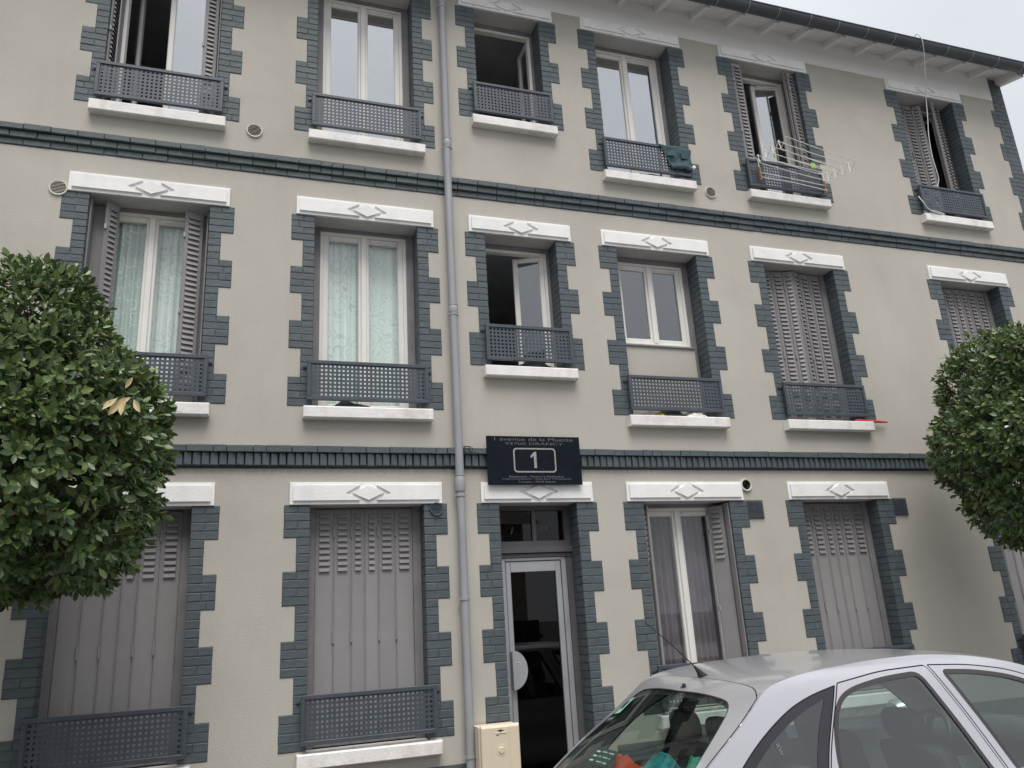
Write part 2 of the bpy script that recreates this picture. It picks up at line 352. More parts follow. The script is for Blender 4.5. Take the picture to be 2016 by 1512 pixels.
wl.add([(XL, 0, PAV - .05), (XL, DEP, PAV - .05), (XL, DEP, ZT + 1.5), (XL, 0, ZT)], [(3, 2, 1, 0)])
wl.add([(XL, DEP, PAV - .05), (XR, DEP, PAV - .05), (XR, DEP, ZT + 1.5), (XL, DEP, ZT + 1.5)], [(3, 2, 1, 0)])
bm = wl.build('wall', M['stucco'], B, fix=False)
# rooms behind the openings
rm = MB()
for zf in (0.0, 2.97, 5.95, 9.1):
    rm.box(XL + .05, XR - .05, .34, 4.6, zf - .12, zf)
for xw in (-2.6, 0.2, 2.05, 3.4, 5.4, 7.6, 10.5):
    rm.box(xw - .05, xw + .05, .36, 4.55, 0.0, 9.0)
rm.box(XL + .05, XR - .05, 4.5, 4.6, 0, 9.0)
for o in OPEN:                              # inner wall lining around each opening
    pass
xs2 = sorted({XL + .06, XR - .06} | {v for o in OPEN for v in (o['xc'] - o['hw'], o['xc'] + o['hw'])})
for i in range(len(xs2) - 1):
    for j in range(len(zs) - 1):
        mxc, mz = (xs2[i] + xs2[i + 1]) / 2, (zs[j] + zs[j + 1]) / 2
        if any(abs(mxc - o['xc']) < o['hw'] and o['z0'] < mz < o['z1'] for o in OPEN): continue
        rm.add([(xs2[i], .335, zs[j]), (xs2[i + 1], .335, zs[j]), (xs2[i + 1], .335, zs[j + 1]), (xs2[i], .335, zs[j + 1])], [(0, 1, 2, 3)])
rm.build('room', M['room'], B, fix=False)
# frieze under the eaves, dark plinth
MB().box(XL, 10.475, -.006, .002, FLO[2]['lt'] + .001, 9.3).build('frieze', M['frieze'], B)
pl = MB()
edges = [XL] + [2.713 - .625, 2.713 + .625] + [XR]
pl.box(edges[0], edges[1], -.022, .0, PAV - .02, .575); pl.box(edges[2], edges[3], -.022, 0, PAV - .02, .575)
pl.build('plinth', M['mortar'], B)

# ------------------------------------------------------------------ bricks
specs = []          # (x0,x1,z0,z1,yfront,yback, kind)
GAP = .0038
mortar = MB()
def courses(z1, z0, p):
    n = max(1, round((z1 - z0) / p)); return n, (z1 - z0) / n
def jamb(o, side):
    xin = o['xc'] + side * o['hw']
    n, p = courses(o['z1'], o['z0'] + (0 if o['c'] == 'C' and o['f'] == 0 else .015), .0712 if o['f'] else .0726)
    for k in range(n):
        zt = o['z1'] - k * p; zb = zt - p
        big = (k // 4) % 2 == 0 or (k >= n - 1 and (k // 4) % 2 == 1 and k % 4 == 0)
        if big:
            if (k % 4) in (0, 2): segs = [(0, .105), (.105, .22)]
            else: segs = [(0, .22)]
            if random.random() < .12: segs = [(0, .22)] if len(segs) == 2 else [(0, .15), (.15, .22)]
        else: segs = [(0, .11)]
        for a, b in segs:
            b2 = b + (random.uniform(-.004, .005) if b == segs[-1][1] else 0)
            xa, xb = xin + side * a, xin + side * b2
            x0, x1 = min(xa, xb), max(xa, xb)
            if a > 0: x0, x1 = (x0 + GAP, x1) if side > 0 else (x0, x1 - GAP)
            specs.append((x0, x1, zb + GAP, zt - GAP * .6, -.0065 + random.uniform(-.0015, .0015), .222 if a == 0 else .01, 'j'))
        wd = segs[-1][1] + .003
        xa, xb = xin + side * EPS, xin + side * wd
        mortar.add([(min(xa, xb), -.0025, zb), (max(xa, xb), -.0025, zb), (max(xa, xb), -.0025, zt), (min(xa, xb), -.0025, zt)], [(0, 1, 2, 3)])
    xr = xin + side * EPS
    mortar.add([(xr, -.0025, o['z0'] - .05), (xr, .26, o['z0'] - .05), (xr, .26, o['z1']), (xr, -.0025, o['z1'])], [(0, 1, 2, 3)])
for o in OPEN:
    jamb(o, -1); jamb(o, 1)
# right-hand corner of the house
n = int((9.22 - .58) / .0715)
for k in range(n):
    zt = 9.22 - k * .0715; zb = zt - .0715
    blk = (k // 4) % 2 == 0 and k >= 8
    xa = 10.39 if blk else 10.478
    segs = [(xa, 10.505 if k % 2 else 10.61), (10.505 if k % 2 else 10.61, 10.724)]
    for i, (a, b) in enumerate(segs):
        specs.append((a + (GAP if i else random.uniform(-.003, .003)), b, zb + GAP, zt - GAP * .6, -.0065 + random.uniform(-.0015, .0015), .23 if i else .01, 'j'))
    mortar.add([(xa - .002, -.0028, zb), (10.721, -.0028, zb), (10.721, -.0028, zt), (xa - .002, -.0028, zt)], [(0, 1, 2, 3)])
mortar.build('mortar', M['mortar'], B, fix=False)

def brick_mesh_key(sx, sz, yf, yb): return (round(sx, 3), round(sz, 3), round(yb - yf, 2))
bcache = {}
def brick_obj(name, sp, matr):
    x0, x1, z0, z1, yf, yb, kd = sp
    key = brick_mesh_key(x1 - x0, z1 - z0, yf, yb) + (random.randrange(3),)
    if key not in bcache:
        hx, hz = (x1 - x0) / 2, (z1 - z0) / 2
        bcache[key] = MB().cbox(-hx, hx, 0, yb - yf, -hz, hz, .0045, .0016).mesh('brick', matr, fix=True)
    o = link(name, bcache[key], B, ((x0 + x1) / 2, yf, (z0 + z1) / 2))
    o.rotation_euler = (0, random.uniform(-.006, .006), 0)
    return o
def hidden_px(p):
    x, y, d = p
    if x < 0 or x > 2016 or y < 0 or y > 1512: return True
    if ((x + 20) / 365) ** 2 + ((y - 860) / 340) ** 2 < 1: return True
    if ((x - 2045) / 215) ** 2 + ((y - 855) / 235) ** 2 < 1: return True
    if y > 1300 and x > 1180: return True
    return False
scored = []
for i, sp in enumerate(specs):
    p = to_px(((sp[0] + sp[1]) / 2, 0, (sp[2] + sp[3]) / 2))
    area = (sp[1] - sp[0]) * (sp[3] - sp[2]) / p[2] ** 2
    scored.append((0 if hidden_px(p) else area, i))
scored.sort(reverse=True)
pick = {i for _, i in scored[:300]}
rest = MB()
for i, sp in enumerate(specs):
    if i in pick: brick_obj('brick', sp, M['brick'])
    else: rest.cbox(sp[0], sp[1], sp[4], sp[5], sp[2], sp[3], .0045, .0016)
tag(rest.build('brickwork', M['bricks'], B, fix=True), kind='stuff')

# ---- string courses
def row(z0, z1, yf, name, x0=XL, x1=XR + .004, lw=.22, start=0.0):
    x = x0 + start; objs = []; join = MB()
    while x < x1 - .02:
        wv = lw if random.random() < .78 else lw * .5
        e = min(x + wv, x1)
        sp = (x + GAP * .6, e - GAP * .6, z0, z1 + random.uniform(-.003, .002), yf + random.uniform(-.004, .003), .0, 's')
        if hidden_px(to_px(((x + e) / 2, 0, z0))): join.cbox(sp[0], sp[1], sp[4], 0.002, sp[2], sp[3], .006, .002)
        else: brick_obj(name, sp, M['brick'])
        x = e
    if join.v: tag(join.build(name + '_run', M['bricks'], B), kind='stuff')
MB().box(XL, XR + .002, -.003, .0, 6.112, 6.315).build('band_mortar', M['mortar'], B)
row(6.252, 6.312, -.062, 'band_brick')
row(6.184, 6.246, -.036, 'band_brick', start=.11 - .22)
row(6.118, 6.178, -.012, 'band_brick')
MB().box(XL, XR + .002, -.004, .0, 3.15, 3.352).build('band_mortar', M['mortar'], B)
row(3.288, 3.35, -.068, 'band_brick')
dm = []
for k in range(4):
    dm.append(MB().cbox(-.031, .031, -.05, .03, .0, .112 + random.uniform(-.004, .003), .006, .0022).mesh('dentil_brick', M['brick']))
x = XL + .06; dj = MB()
while x < XR - .02:
    if hidden_px(to_px((x, 0, 3.22))):
        dj.cbox(x - .031, x + .031, -.055, .0, 3.172, 3.284, .006, .002)
    else:
        o = link('dentil_brick', random.choice(dm), B, (x, 0, 3.172 + random.uniform(-.002, .002)), R(16 + random.uniform(-3, 3)))
    x += .0715
tag(dj.build('dentil_run', M['bricks'], B), kind='stuff')

# ------------------------------------------------------------------ lintels, sills, soffits
def lintel(o):
    f = o['f']; hw = .693 if o['c'] != 'C' else .585; xc = o['xc'] + (-.002 if o['c'] != 'C' else .001); z0, z1 = o['z1'], o['lt']
    m = M['white2'] if f == 2 else M['white']
    L = MB().cbox(xc - hw, xc + hw, -.022, .0, z0, z1, .003, .001).build('lintel', m, B)
    h = z1 - z0; zm = (z0 + z1) / 2; a, b = z0 + .034 * h / .195, z1 - .028 * h / .195
    MB().prism([(xc - hw + .03, a), (xc - .078, a), (xc - .205, zm), (xc - .078, b), (xc - hw + .03, b)], -.040, -.02).build('raised_panel', m, L)
    MB().prism([(xc + hw - .03, a), (xc + hw - .03, b), (xc + .078, b), (xc + .205, zm), (xc + .078, a)], -.040, -.02).build('raised_panel', m, L)
    MB().prism([(xc - .14, zm), (xc, a), (xc + .14, zm), (xc, b)], -.042, -.02).build('diamond', m, L)
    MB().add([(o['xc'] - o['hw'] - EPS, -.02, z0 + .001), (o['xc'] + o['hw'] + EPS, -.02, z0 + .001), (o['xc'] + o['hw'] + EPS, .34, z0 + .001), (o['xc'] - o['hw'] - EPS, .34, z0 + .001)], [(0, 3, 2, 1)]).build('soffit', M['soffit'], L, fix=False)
def sill(o):
    hw = .605 if o['c'] != 'C' else .505; xc = o['xc'] + .008
    s = MB().cbox(xc - hw, xc + hw, -.092, .012, o['z0'] - .112, o['z0'], .009, .0025)
    s.box(o['xc'] - o['hw'] - EPS, o['xc'] + o['hw'] + EPS, .0, .34, o['z0'] - .05, o['z0'] - .001)
    s.build('sill', M['sill'], B)
for o in OPEN:
    lintel(o)
    if not (o['c'] == 'C' and o['f'] == 0): sill(o)

# ------------------------------------------------------------------ window guards
def guard_mesh(hw, nc, nr=8, H=.385):
    """perforated sheet with real square holes"""
    p = MB(); m = .034
    wx = 2 * (hw - m) ; hz = H - 2 * m; px_, pz = wx / nc, hz / nr
    xe, ze = [-hw + m], [m]
    for i in range(nc): xe += [-hw + m + px_ * (i + .265), -hw + m + px_ * (i + .735)]
    xe.append(hw - m)
    for j in range(nr): ze += [m + pz * (j + .265), m + pz * (j + .735)]
    ze.append(H - m)
    y0, y1 = .012, .0145
    nx, nz_ = len(xe), len(ze)
    vs = [(x, y, z) for y in (y0, y1) for z in ze for x in xe]
    idx = lambda i, j, k: k * nx * nz_ + j * nx + i
    fs = []
    for j in range(nz_ - 1):
        for i in range(nx - 1):
            hole = (i % 2 == 1 and j % 2 == 1)
            if not hole:
                fs.append((idx(i, j, 0), idx(i + 1, j, 0), idx(i + 1, j + 1, 0), idx(i, j + 1, 0)))
                fs.append((idx(i, j, 1), idx(i, j + 1, 1), idx(i + 1, j + 1, 1), idx(i + 1, j, 1)))
            else:
                for a, b in (((i, j), (i + 1, j)), ((i + 1, j), (i + 1, j + 1)), ((i + 1, j + 1), (i, j + 1)), ((i, j + 1), (i, j))):
                    fs.append((idx(*a, 0), idx(*b, 0), idx(*b, 1), idx(*a, 1)))
    p.add(vs, fs)
    return p.mesh('perforated_panel', M['guard'], fix=False)
def guard_frame(hw, H=.385):
    f = MB(); t = .034
    for (a, b, c, d) in ((-hw, hw, 0, t), (-hw, hw, H - t, H), (-hw, -hw + t, t, H - t), (hw - t, hw, t, H - t)):
        f.cbox(a, b, 0, .032, c, d, .003)
    return f.mesh('guard_frame', M['guard'])
GM = {}
for hw, nc in ((.573, 27), (.475, 22)):
    br = MB().cyl((0, .03, 0), (0, .085, 0), .011, n=10).mesh('bracket', M['guard'])
    bo = MB().lathe([(.0, -.006), (.014, -.004), (.016, .004), (.016, .02)], 'y', n=10).mesh('bolt', M['guard'], smooth=True)
    GM[hw] = (guard_mesh(hw, nc), guard_frame(hw), br, bo)
def guard(o):
    hw = .573 if o['c'] != 'C' else .475
    pm, fm, br, bo = GM[hw]; x = o['xc'] + .006; z = o['z0'] + .062; y = -.075
    e = empty('window_guard', (x, y, z)); e.parent = B
    link('frame', fm, e); link('perforated_panel', pm, e)
    for sx in (-1, 1):
        for zz in (.05, .335): link('bracket', br, e, (sx * (hw - .017), 0, zz))
        link('bolt', bo, e, (sx * (hw + .02), .058, .335))
for o in OPEN:
    if (o['c'], o['f']) != ('C', 0): guard(o)

# ------------------------------------------------------------------ windows
YW = .232
def surround(o, z0=None, side=.075, top=.038):
    x0, x1 = o['xc'] - o['hw'], o['xc'] + o['hw']; z0 = o['z0'] if z0 is None else z0
    s = MB(); y0, y1 = YW - .012, .33
    s.box(x0 - .004, x0 + side, y0, y1, z0, o['z1']); s.box(x1 - side, x1 + .004, y0, y1, z0, o['z1'])
    s.box(x0 + side, x1 - side, y0, y1, o['z1'] - top, o['z1'])
    return s.build('surround', M['wood'], B)
def sash_mesh(wd, ht, vent=False):
    t = .058; f = MB()
    f.cbox(0, t, 0, .05, 0, ht, .008); f.cbox(wd - t, wd, 0, .05, 0, ht, .008)
    f.cbox(t, wd - t, .002, .05, 0, t, .008); f.cbox(t, wd - t, .002, .05, ht - t, ht, .008)
    return f
def window(o, z0=None, left=0, right=0, side=.075, glass='glass', glassr=None, top=.038, vent=True):
    """two-sash casement; left/right = opening angle of the sash in degrees, swung inwards"""
    z0 = o['z0'] + .012 if z0 is None else z0
    surround(o, o['z0'], side, top)
    x0, x1, z1 = o['xc'] - o['hw'] + side - .004, o['xc'] + o['hw'] - side + .004, o['z1'] - top + .002
    t = .036; f = MB()
    f.cbox(x0, x0 + t, YW, YW + .07, z0, z1, .004); f.cbox(x1 - t, x1, YW, YW + .07, z0, z1, .004)
    f.cbox(x0 + t, x1 - t, YW, YW + .07, z1 - t, z1, .004); f.cbox(x0 + t, x1 - t, YW, YW + .07, z0, z0 + .045, .004)
    W = f.build('window', M['pvc'], B)
    wd = (x1 - x0 - 2 * t) / 2 + .006; ht = z1 - t - z0 - .045 + .01; zb = z0 + .04
    for s, ang in ((-1, left), (1, right)):
        g = sash_mesh(wd, ht)
        if s > 0: g.v = [(-x, y, z) for x, y, z in g.v]; g.f = [tuple(reversed(q)) for q in g.f]
        loc = (x0 + t - .004 if s < 0 else x1 - t + .004, YW + .014, zb)
        S = g.build('sash', M['pvc'], W, loc=loc, rz=R(ang) * (1 if s < 0 else -1))
        pg = MB(); a, b = (.052, wd - .052) if s < 0 else (-(wd - .052), -.052)
        pg.box(a, b, .02, .026, .052, ht - .052)
        link('glass_pane', pg.mesh('glass_pane', M[(glassr or glass) if s > 0 else glass]), W, loc, R(ang) * (1 if s < 0 else -1))
        if s > 0 and vent:
            v = MB().cbox(-wd + .07, -.06, -.012, .0, ht - .042, ht - .018, .004)
            v.cbox(-wd + .085, -.075, -.016, -.011, ht - .028, ht - .022, .001)
            v.build('trickle_vent', M['pvc'], W, loc=loc, rz=-R(ang))
    if not left and not right:
        MB().cbox(o['xc'] - .028, o['xc'] + .028, YW - .004, YW + .012, zb, zb + ht, .006).build('meeting_cover', M['pvc'], W)
    return W

# ------------------------------------------------------------------ shutters
def leaf_mesh(wd, ht, top_only=False, both=False):
    l = MB(); e = .012
    p = .053; rows = 10 if top_only else int((ht - .14) / p)
    a, b = .034, wd - .034
    if b - a > .02:
        l.box(.0015, a, 0, .003, 0, ht); l.box(b, wd - .0015, 0, .003, 0, ht)
        zt_ = ht
        for k in range(rows):
            z = ht - .075 - k * p
            l.box(a, b, 0, .003, z + .022, zt_); zt_ = z
        l.box(a, b, 0, .003, 0, zt_)
    else: l.box(.0015, wd - .0015, 0, .003, 0, ht)
    l.box(.0015, .0045, .003, e + .008, 0, ht); l.box(wd - .0045, wd - .0015, .003, e + .008, 0, ht)
    l.box(.010, .013, -.004, 0, .01, ht - .01); l.box(wd - .013, wd - .010, -.004, 0, .01, ht - .01)   # pressed ribs
    if b - a > .02:
        for k in range(rows):
            z = ht - .075 - k * p
            for sg in ((-1,) if not both else (-1, 1)):
                y0, y2, y1 = (0, -.013, -.019) if sg < 0 else (.003, .016, .022)
                l.add([(a, y0, z + .034), (b, y0, z + .034), (b - .002, y2, z + .026), (a + .002, y2, z + .026), (b - .002, y1, z), (a + .002, y1, z), (a, y0, z), (b, y0, z)],
                      [(0, 1, 2, 3), (3, 2, 4, 5), (0, 3, 5, 6), (1, 7, 4, 2)])
    return l.mesh('leaf', M['shutter'], fix=False)
LC = {}
def leaf(par, wd, ht, x, y, z, ang, top_only=False, both=False, name='leaf'):
    k = (round(wd, 3), round(ht, 3), top_only, both)
    if k not in LC: LC[k] = leaf_mesh(wd, ht, top_only, both)
    return link(name, LC[k], par, (x, y, z), R(ang))
hinge_me = MB().cyl((0, 0, 0), (0, 0, .10), .0095, n=8).mesh('hinge', M['shutter'], smooth=True)
def closed_shutter(o, top_only, zig=0.0, bulge=0.0):
    e = empty('shutter', (o['xc'], 0, o['z0'])); e.parent = B
    hw = o['hw']; y = .186; ht = o['z1'] - o['z0'] - .035
    pf = MB()
    pf.box(-hw - .003, -hw + .062, y - .01, .3, .002, ht + .033); pf.box(hw - .075, hw + .003, y - .01, .3, .002, ht + .033)
    pf.box(-hw + .062, hw - .075, y + .02, .3, ht + .008, ht + .033)
    pf.build('shutter_post', M['wood'], e)
    a, b = -hw + .064, hw - .077; tot = b - a
    ws = [.178, .172, .135, .135, .172, .178]; s = sum(ws); ws = [q * tot / s for q in ws]
    # folding line, slightly zig-zag
    ys = [0, -.004, -.002 - zig, -.006 - bulge, -.002 - zig, -.004, 0]
    x = a
    for i, wv in enumerate(ws):
        y0, y1 = y + ys[i], y + ys[i + 1]
        ang = math.degrees(math.atan2(y1 - y0, wv))
        leaf(e, wv, ht, x, y0, .012, ang, top_only)
        if i in (1, 2, 4, 5):
            for zz in (ht * .88, ht * .42): link('hinge', hinge_me, e, (x, y0 - .006, zz))
        x += wv
    return e
for k in (('A', 0), ('B', 0), ('E', 0), ('F', 0)): closed_shutter(OP[k], True)
closed_shutter(OP[('E', 1)], False, .022, .075)
closed_shutter(OP[('F', 1)], False, .004, .01)
def folded(o, items, boards=()):
    """items: (width, x, y, angle) leaves standing open in the reveal"""
    e = empty('shutter', (o['xc'], 0, o['z0'])); e.parent = B
    ht = o['z1'] - o['z0'] - .05
    for it in items:
        wd, x, y, ang = it[:4]; to = o['f'] == 0
        leaf(e, wd, ht, x - o['xc'], y, .012, ang, to, True)
        c, s = math.cos(R(ang)), math.sin(R(ang))
        for zz in (ht * .86, ht * .46):
            cl = MB().cbox(-.01, .012, -.012, .012, 0, .05, .002).build('hinge', M['pipe'], e, loc=(x - o['xc'], y - .004, zz))
    for (x0, x1, y0, y1) in boards:
        MB().box(x0 - o['xc'], x1 - o['xc'], y0, y1, .005, ht + .03).build('folded_leaf', M['shutter'], e)
    return e
# first floor A : leaves folded back against both jambs, curtains behind
o = OP[('A', 1)]; window(o, side=.10, glass='glasscurt')
folded(o, [(.135, -1.325, .06, 46), (.172, -.655, .085, 22)], [(-1.466, -1.452, .05, .21), (-1.452, -1.34, .195, .21), (-.462, -.45, .1, .21)])
o = OP[('B', 1)]; window(o, glass='glasscurt')
o = OP[('C', 1)]; window(o, left=98, right=20, side=.03, top=.05, vent=False, glass='glasslow')
o = OP[('D', 1)]; window(o, z0=4.615, side=.07, top=.06, glass='glasslow')
inf = MB().box(o['xc'] - o['hw'] + .055, o['xc'] + o['hw'] - .055, .19, .30, o['z0'], 4.598); inf.build('infill_panel', M['stucco'], B)
MB().box(o['xc'] - o['hw'] + .055, o['xc'] + o['hw'] - .055, .17, .30, 4.598, 4.616).build('infill_cap', M['wood'], B)
# second floor
o = OP[('A', 2)]; window(o, left=75, side=.09)
folded(o, [(.15, -1.455, .04, 80), (.135, -.60, .06, 12)], [(-1.466, -1.452, .04, .21), (-.455, -.445, .05, .21), (-1.40, -1.388, .10, .22)])
o = OP[('B', 2)]; window(o)
o = OP[('C', 2)]; window(o, left=96, right=88, side=.03, top=.05, vent=False)
o = OP[('D', 2)]; window(o, side=.05)
o = OP[('E', 2)]; window(o, left=102, right=10, side=.06)
folded(o, [(.15, 5.845, .02, 3), (.14, 6.712, .0, 24)], [(6.845, 6.853, .05, .21), (6.676, 6.684, .02, .06)])
o = OP[('F', 2)]; window(o, left=80, right=80)
e = empty('shutter', (o['xc'], 0, o['z0'])); e.parent = B
ht = o['z1'] - o['z0'] - .05
for wd, x, y, ang in ((.17, 8.70, .195, 1), (.17, 8.87, .198, 1), (.125, 9.04, .20, -36), (.215, 9.225, .0, 27), (.20, 9.417, .098, 28)):
    leaf(e, wd, ht, x - o['xc'], y, .012, ang, False, True)
for x, y in ((8.875, .188), (9.04, .19)):
    for zz in (ht * .93, ht * .55): link('hinge', hinge_me, e, (x - o['xc'], y, zz))
# ground floor D : purple curtains, open leaves
o = OP[('D', 0)]; window(o, side=.045, glass='glasscurt')
folded(o, [(.165, 4.735, .205, -48), (.15, 3.905, .20, -82)], [(4.872, 4.884, .02, .21), (3.862, 3.872, .02, .21)])

# ------------------------------------------------------------------ entrance
o = OP[('C', 0)]; x0, x1 = o['xc'] - o['hw'], o['xc'] + o['hw']
tf = MB(); y0, y1 = .225, .31
tf.box(x0 - .004, x0 + .08, y0, y1, 2.36, o['z1']); tf.box(x1 - .06, x1 + .004, y0, y1, CSILL[0], o['z1'])
tf.box(x0 + .08, x1 - .06, y0, y1, o['z1'] - .045, o['z1']); tf.box(x0 + .08, x1 - .06, y0, y1, 2.42, 2.475)
tf.box(x0 - .003, x1 + .003, .19, .31, 2.36, 2.418); tf.box(2.722, 2.762, y0 + .012, y1, 2.475, o['z1'] - .045)
tf.box(x0 - .003, x1 + .003, .215, .31, 2.318, 2.352)
T = tf.build('transom_window', M['transom'], B)
for a, b in ((x0 + .08, 2.722), (2.762, x1 - .06)):
    MB().box(a, b, .262, .267, 2.475, o['z1'] - .045).build('glass_pane', M['glassdark'], T)
# faint scribbles on the transom panes
sc = MB()
for cx, cz, s_ in ((2.52, 2.60, 1), (2.51, 2.565, .8), (2.83, 2.60, 1), (2.88, 2.60, .9), (2.93, 2.64, .5)):
    pts = [(cx + .012 * s_ * math.cos(t), .2605, cz + .02 * s_ * math.sin(t * 1.3)) for t in np.linspace(0, 5, 14)]
    sc.tube(pts, .0013, 5)
sc.build('scratches', M['pipe'], T)
df = MB(); zt = 2.316
fx0, fx1 = x0 + .045, x1 - .062
df.cbox(fx0, fx0 + .062, .235, .30, CSILL[0], zt, .004); df.cbox(fx1 - .052, fx1, .235, .30, CSILL[0], zt, .004)
df.cbox(fx0 + .062, fx1 - .052, .235, .30, zt - .03, zt, .004)
Dr = df.build('door_frame', M['alu'], B)
dl = MB(); a, b = fx0 + .068, fx1 - .058
dl.cbox(a, a + .05, .245, .295, CSILL[0] + .01, zt - .036, .004); dl.cbox(b - .055, b, .245, .295, CSILL[0] + .01, zt - .036, .004)
dl.cbox(a + .05, b - .055, .245, .295, zt - .036 - .10, zt - .036, .004); dl.cbox(a + .05, b - .055, .245, .295, CSILL[0] + .01, .30, .004)
DL = dl.build('door', M['alu'], B)
MB().box(a + .048, b - .053, .268, .276, .295, zt - .13).build('glass_pane', M['glassdark'], DL)
hz, hr = 1.285, .175
hp = [(a + .005, hz - hr)] + [(a + .005 + hr * .82 * math.cos(t), hz + hr * math.sin(t)) for t in np.linspace(-math.pi / 2, math.pi / 2, 24)]
H = MB().prism(hp, .188, .196, back=True)
H.box(a + .004, a + .016, .196, .246, hz - hr + .01, hz + hr - .01)
H.build('pull_handle', M['alu'], DL)
st = MB().box(x0 - .02, x1 + .02, -.16, .35, PAV - .02, CSILL[0]); st.build('door_step', M['kerb'], B)

# ------------------------------------------------------------------ text helper
def text_part(body, size, x, z, y, parent, m, xs=1.0, name='lettering', align='CENTER', rot=None):
    cu = bpy.data.curves.new('txt', 'FONT'); cu.body = body; cu.size = size; cu.align_x = align; cu.extrude = .0006
    t = bpy.data.objects.new('txt', cu); col.objects.link(t)
    bpy.context.view_layer.update()
    me = bpy.data.meshes.new_from_object(t.evaluated_get(bpy.context.evaluated_depsgraph_get()))
    bpy.data.objects.remove(t); bpy.data.curves.remove(cu)
    mm = Matrix.Translation((x, y, z)) @ (rot or Matrix.Rotation(R(90), 4, 'X')) @ Matrix.Diagonal((xs, 1, 1, 1))
    me.transform(mm); me.materials.clear(); me.materials.append(m); me.name = name
    return link(name, me, parent)
text_part('HABITAT', .018, a + .055, hz + .05, .1872, DL, M['black'], .9, 'maker_plate') if False else None
MB().box(a + .025, a + .075, .1865, .1885, hz + .045, hz + .067).build('handle_plate', M['vent'], DL)
pm = MB()
for i in range(5): pm.box(a + .030 + i * .009, a + .035 + i * .009, .1855, .187, hz + .050, hz + .062)
pm.build('plate_print', M['black'], DL)

def fit_text(body, wd, ht, xc, z, parent, m, name):
    o = text_part(body, 1.0, 0, 0, 0, parent, m, 1.0, name)
    co = np.array([v.co for v in o.data.vertices]); mn, mx_ = co.min(0), co.max(0)
    k = Matrix.Diagonal((wd / (mx_[0] - mn[0]), .002 / max(1e-6, mx_[1] - mn[1]), ht / (mx_[2] - mn[2]), 1))
    o.data.transform(Matrix.Translation((xc, -.0012, z)) @ k @ Matrix.Translation((-(mn[0] + mx_[0]) / 2, -(mn[1] + mx_[1]) / 2, -mn[2])))
    return o
# ------------------------------------------------------------------ house-number sign
SG = empty('address_sign', (2.677, -.085, 2.985))
tag(SG, 'dark navy address sign with silver number 1 above the entrance door', 'sign')
MB().cbox(-.49, .49, 0, .012, 0, .482, .002).build('panel', M['sign'], SG)
for sx in (-.4, .4): MB().cyl((sx, .012, .24), (sx, .09, .24), .012, n=8).build('standoff', M['black'], SG)
rr = []
def rrect(hw, hh, rad, cx, cz, n=6):
    pts = []
    for qx, qz, t0 in ((1, 1, 0), (-1, 1, 90), (-1, -1, 180), (1, -1, 270)):
        for i in range(n + 1):
            t = R(t0 + 90 * i / n); pts.append((cx + qx * (hw - rad) + rad * math.cos(t), cz + qz * (hh - rad) + rad * math.sin(t)))
    return pts
po, pi = rrect(.222, .122, .035, 0, .242), rrect(.208, .108, .026, 0, .242)
n = len(po); fr = MB().add([(x, -.002, z) for x, z in po] + [(x, -.002, z) for x, z in pi], [(i, (i + 1) % n, n + (i + 1) % n, n + i) for i in range(n)])
fr.build('number_border', M['silver'], SG, fix=False)
MB().prism([(-.045, .268), (-.045, .285), (-.004, .326), (.017, .326), (.017, .163), (-.010, .163), (-.010, .288), (-.034, .264)], -.003, -.0005).build('number', M['silver'], SG)
fit_text('1 avenue de la Muette', .83, .034, .005, .434, SG, M['faded'], 'address_line')
fit_text('93700 DRANCY', .61, .026, .005, .394, SG, M['faded'], 'address_line')
fit_text("R\u00e9alisation : Partner's R\u00e9alisation", .57, .019, .01, .070, SG, M['credit'], 'credit_line')
fit_text('Commercialisation : Orpi Duo Transactions', .715, .019, .01, .045, SG, M['credit'], 'credit_line')
fit_text('Travaux : SSDS Renov', .39, .017, .01, .020, SG, M['credit'], 'credit_line')
for o_ in SG.children:
    if o_.name.startswith(('address_line', 'credit_line')): tag(o_, kind='stuff')
# cable coil and stub by the sign
cb = MB()
pts = [(1.97 + .05 * math.cos(t) + .004 * t, -.085 - .004 * math.sin(3 * t), 3.325 + .035 * math.sin(t)) for t in np.linspace(0, 11, 50)]
pts += [(2.05, -.08, 3.30), (2.12, -.075, 3.29), (2.2, -.07, 3.29)]
tag(cb.tube(pts, .0035, 6).build('cable_coil', M['black']), 'small loop of dark cable between drainpipe and navy sign', 'cable')

# ------------------------------------------------------------------ drainpipe
dp = MB()
dp.tube([(1.912, -.065, PAV + .02), (1.914, -.065, 1.0), (1.914, -.065, 3.0)], .039, 16)
P = dp.build('drainpipe', M['pipe'], B, smooth=True)
MB().tube([(1.914, -.065, 3.0), (1.906, -.065, 6.0), (1.912, -.065, 8.75), (1.912, -.11, 8.86), (1.912, -.36, 8.96), (1.912, -.42, 9.04)], .0405, 16).build('upper_pipe', M['pipe'], P, smooth=True)
for zc, hh, r_ in ((6.715, .045, .048), (4.775, .045, .048), (3.0, .075, .049)):
    MB().lathe([(.04, -hh), (r_ - .003, -hh), (r_, -hh + .01), (r_, hh - .012), (r_ - .003, hh - .006), (r_ + .002, hh - .004), (r_ + .002, hh), (.04, hh)], 'z', (1.912, -.065, zc), 20).build('collar', M['pipe'], P, smooth=True)
for zc in (8.52, 6.66, 4.72, 2.888, 1.945, .63):
    bq = MB().lathe([(.041, -.011), (.045, -.011), (.045, .011), (.041, .011)], 'z', (1.912, -.065, zc), 20)
    for sx in (-1, 1): bq.box(1.912 + sx * .044 - .012, 1.912 + sx * .044 + .012, -.072, -.058, zc - .011, zc + .011)
    bq.cyl((1.912, -.03, zc), (1.912, .01, zc), .007, n=6)
    bq.build('bracket', M['pipe'], P)

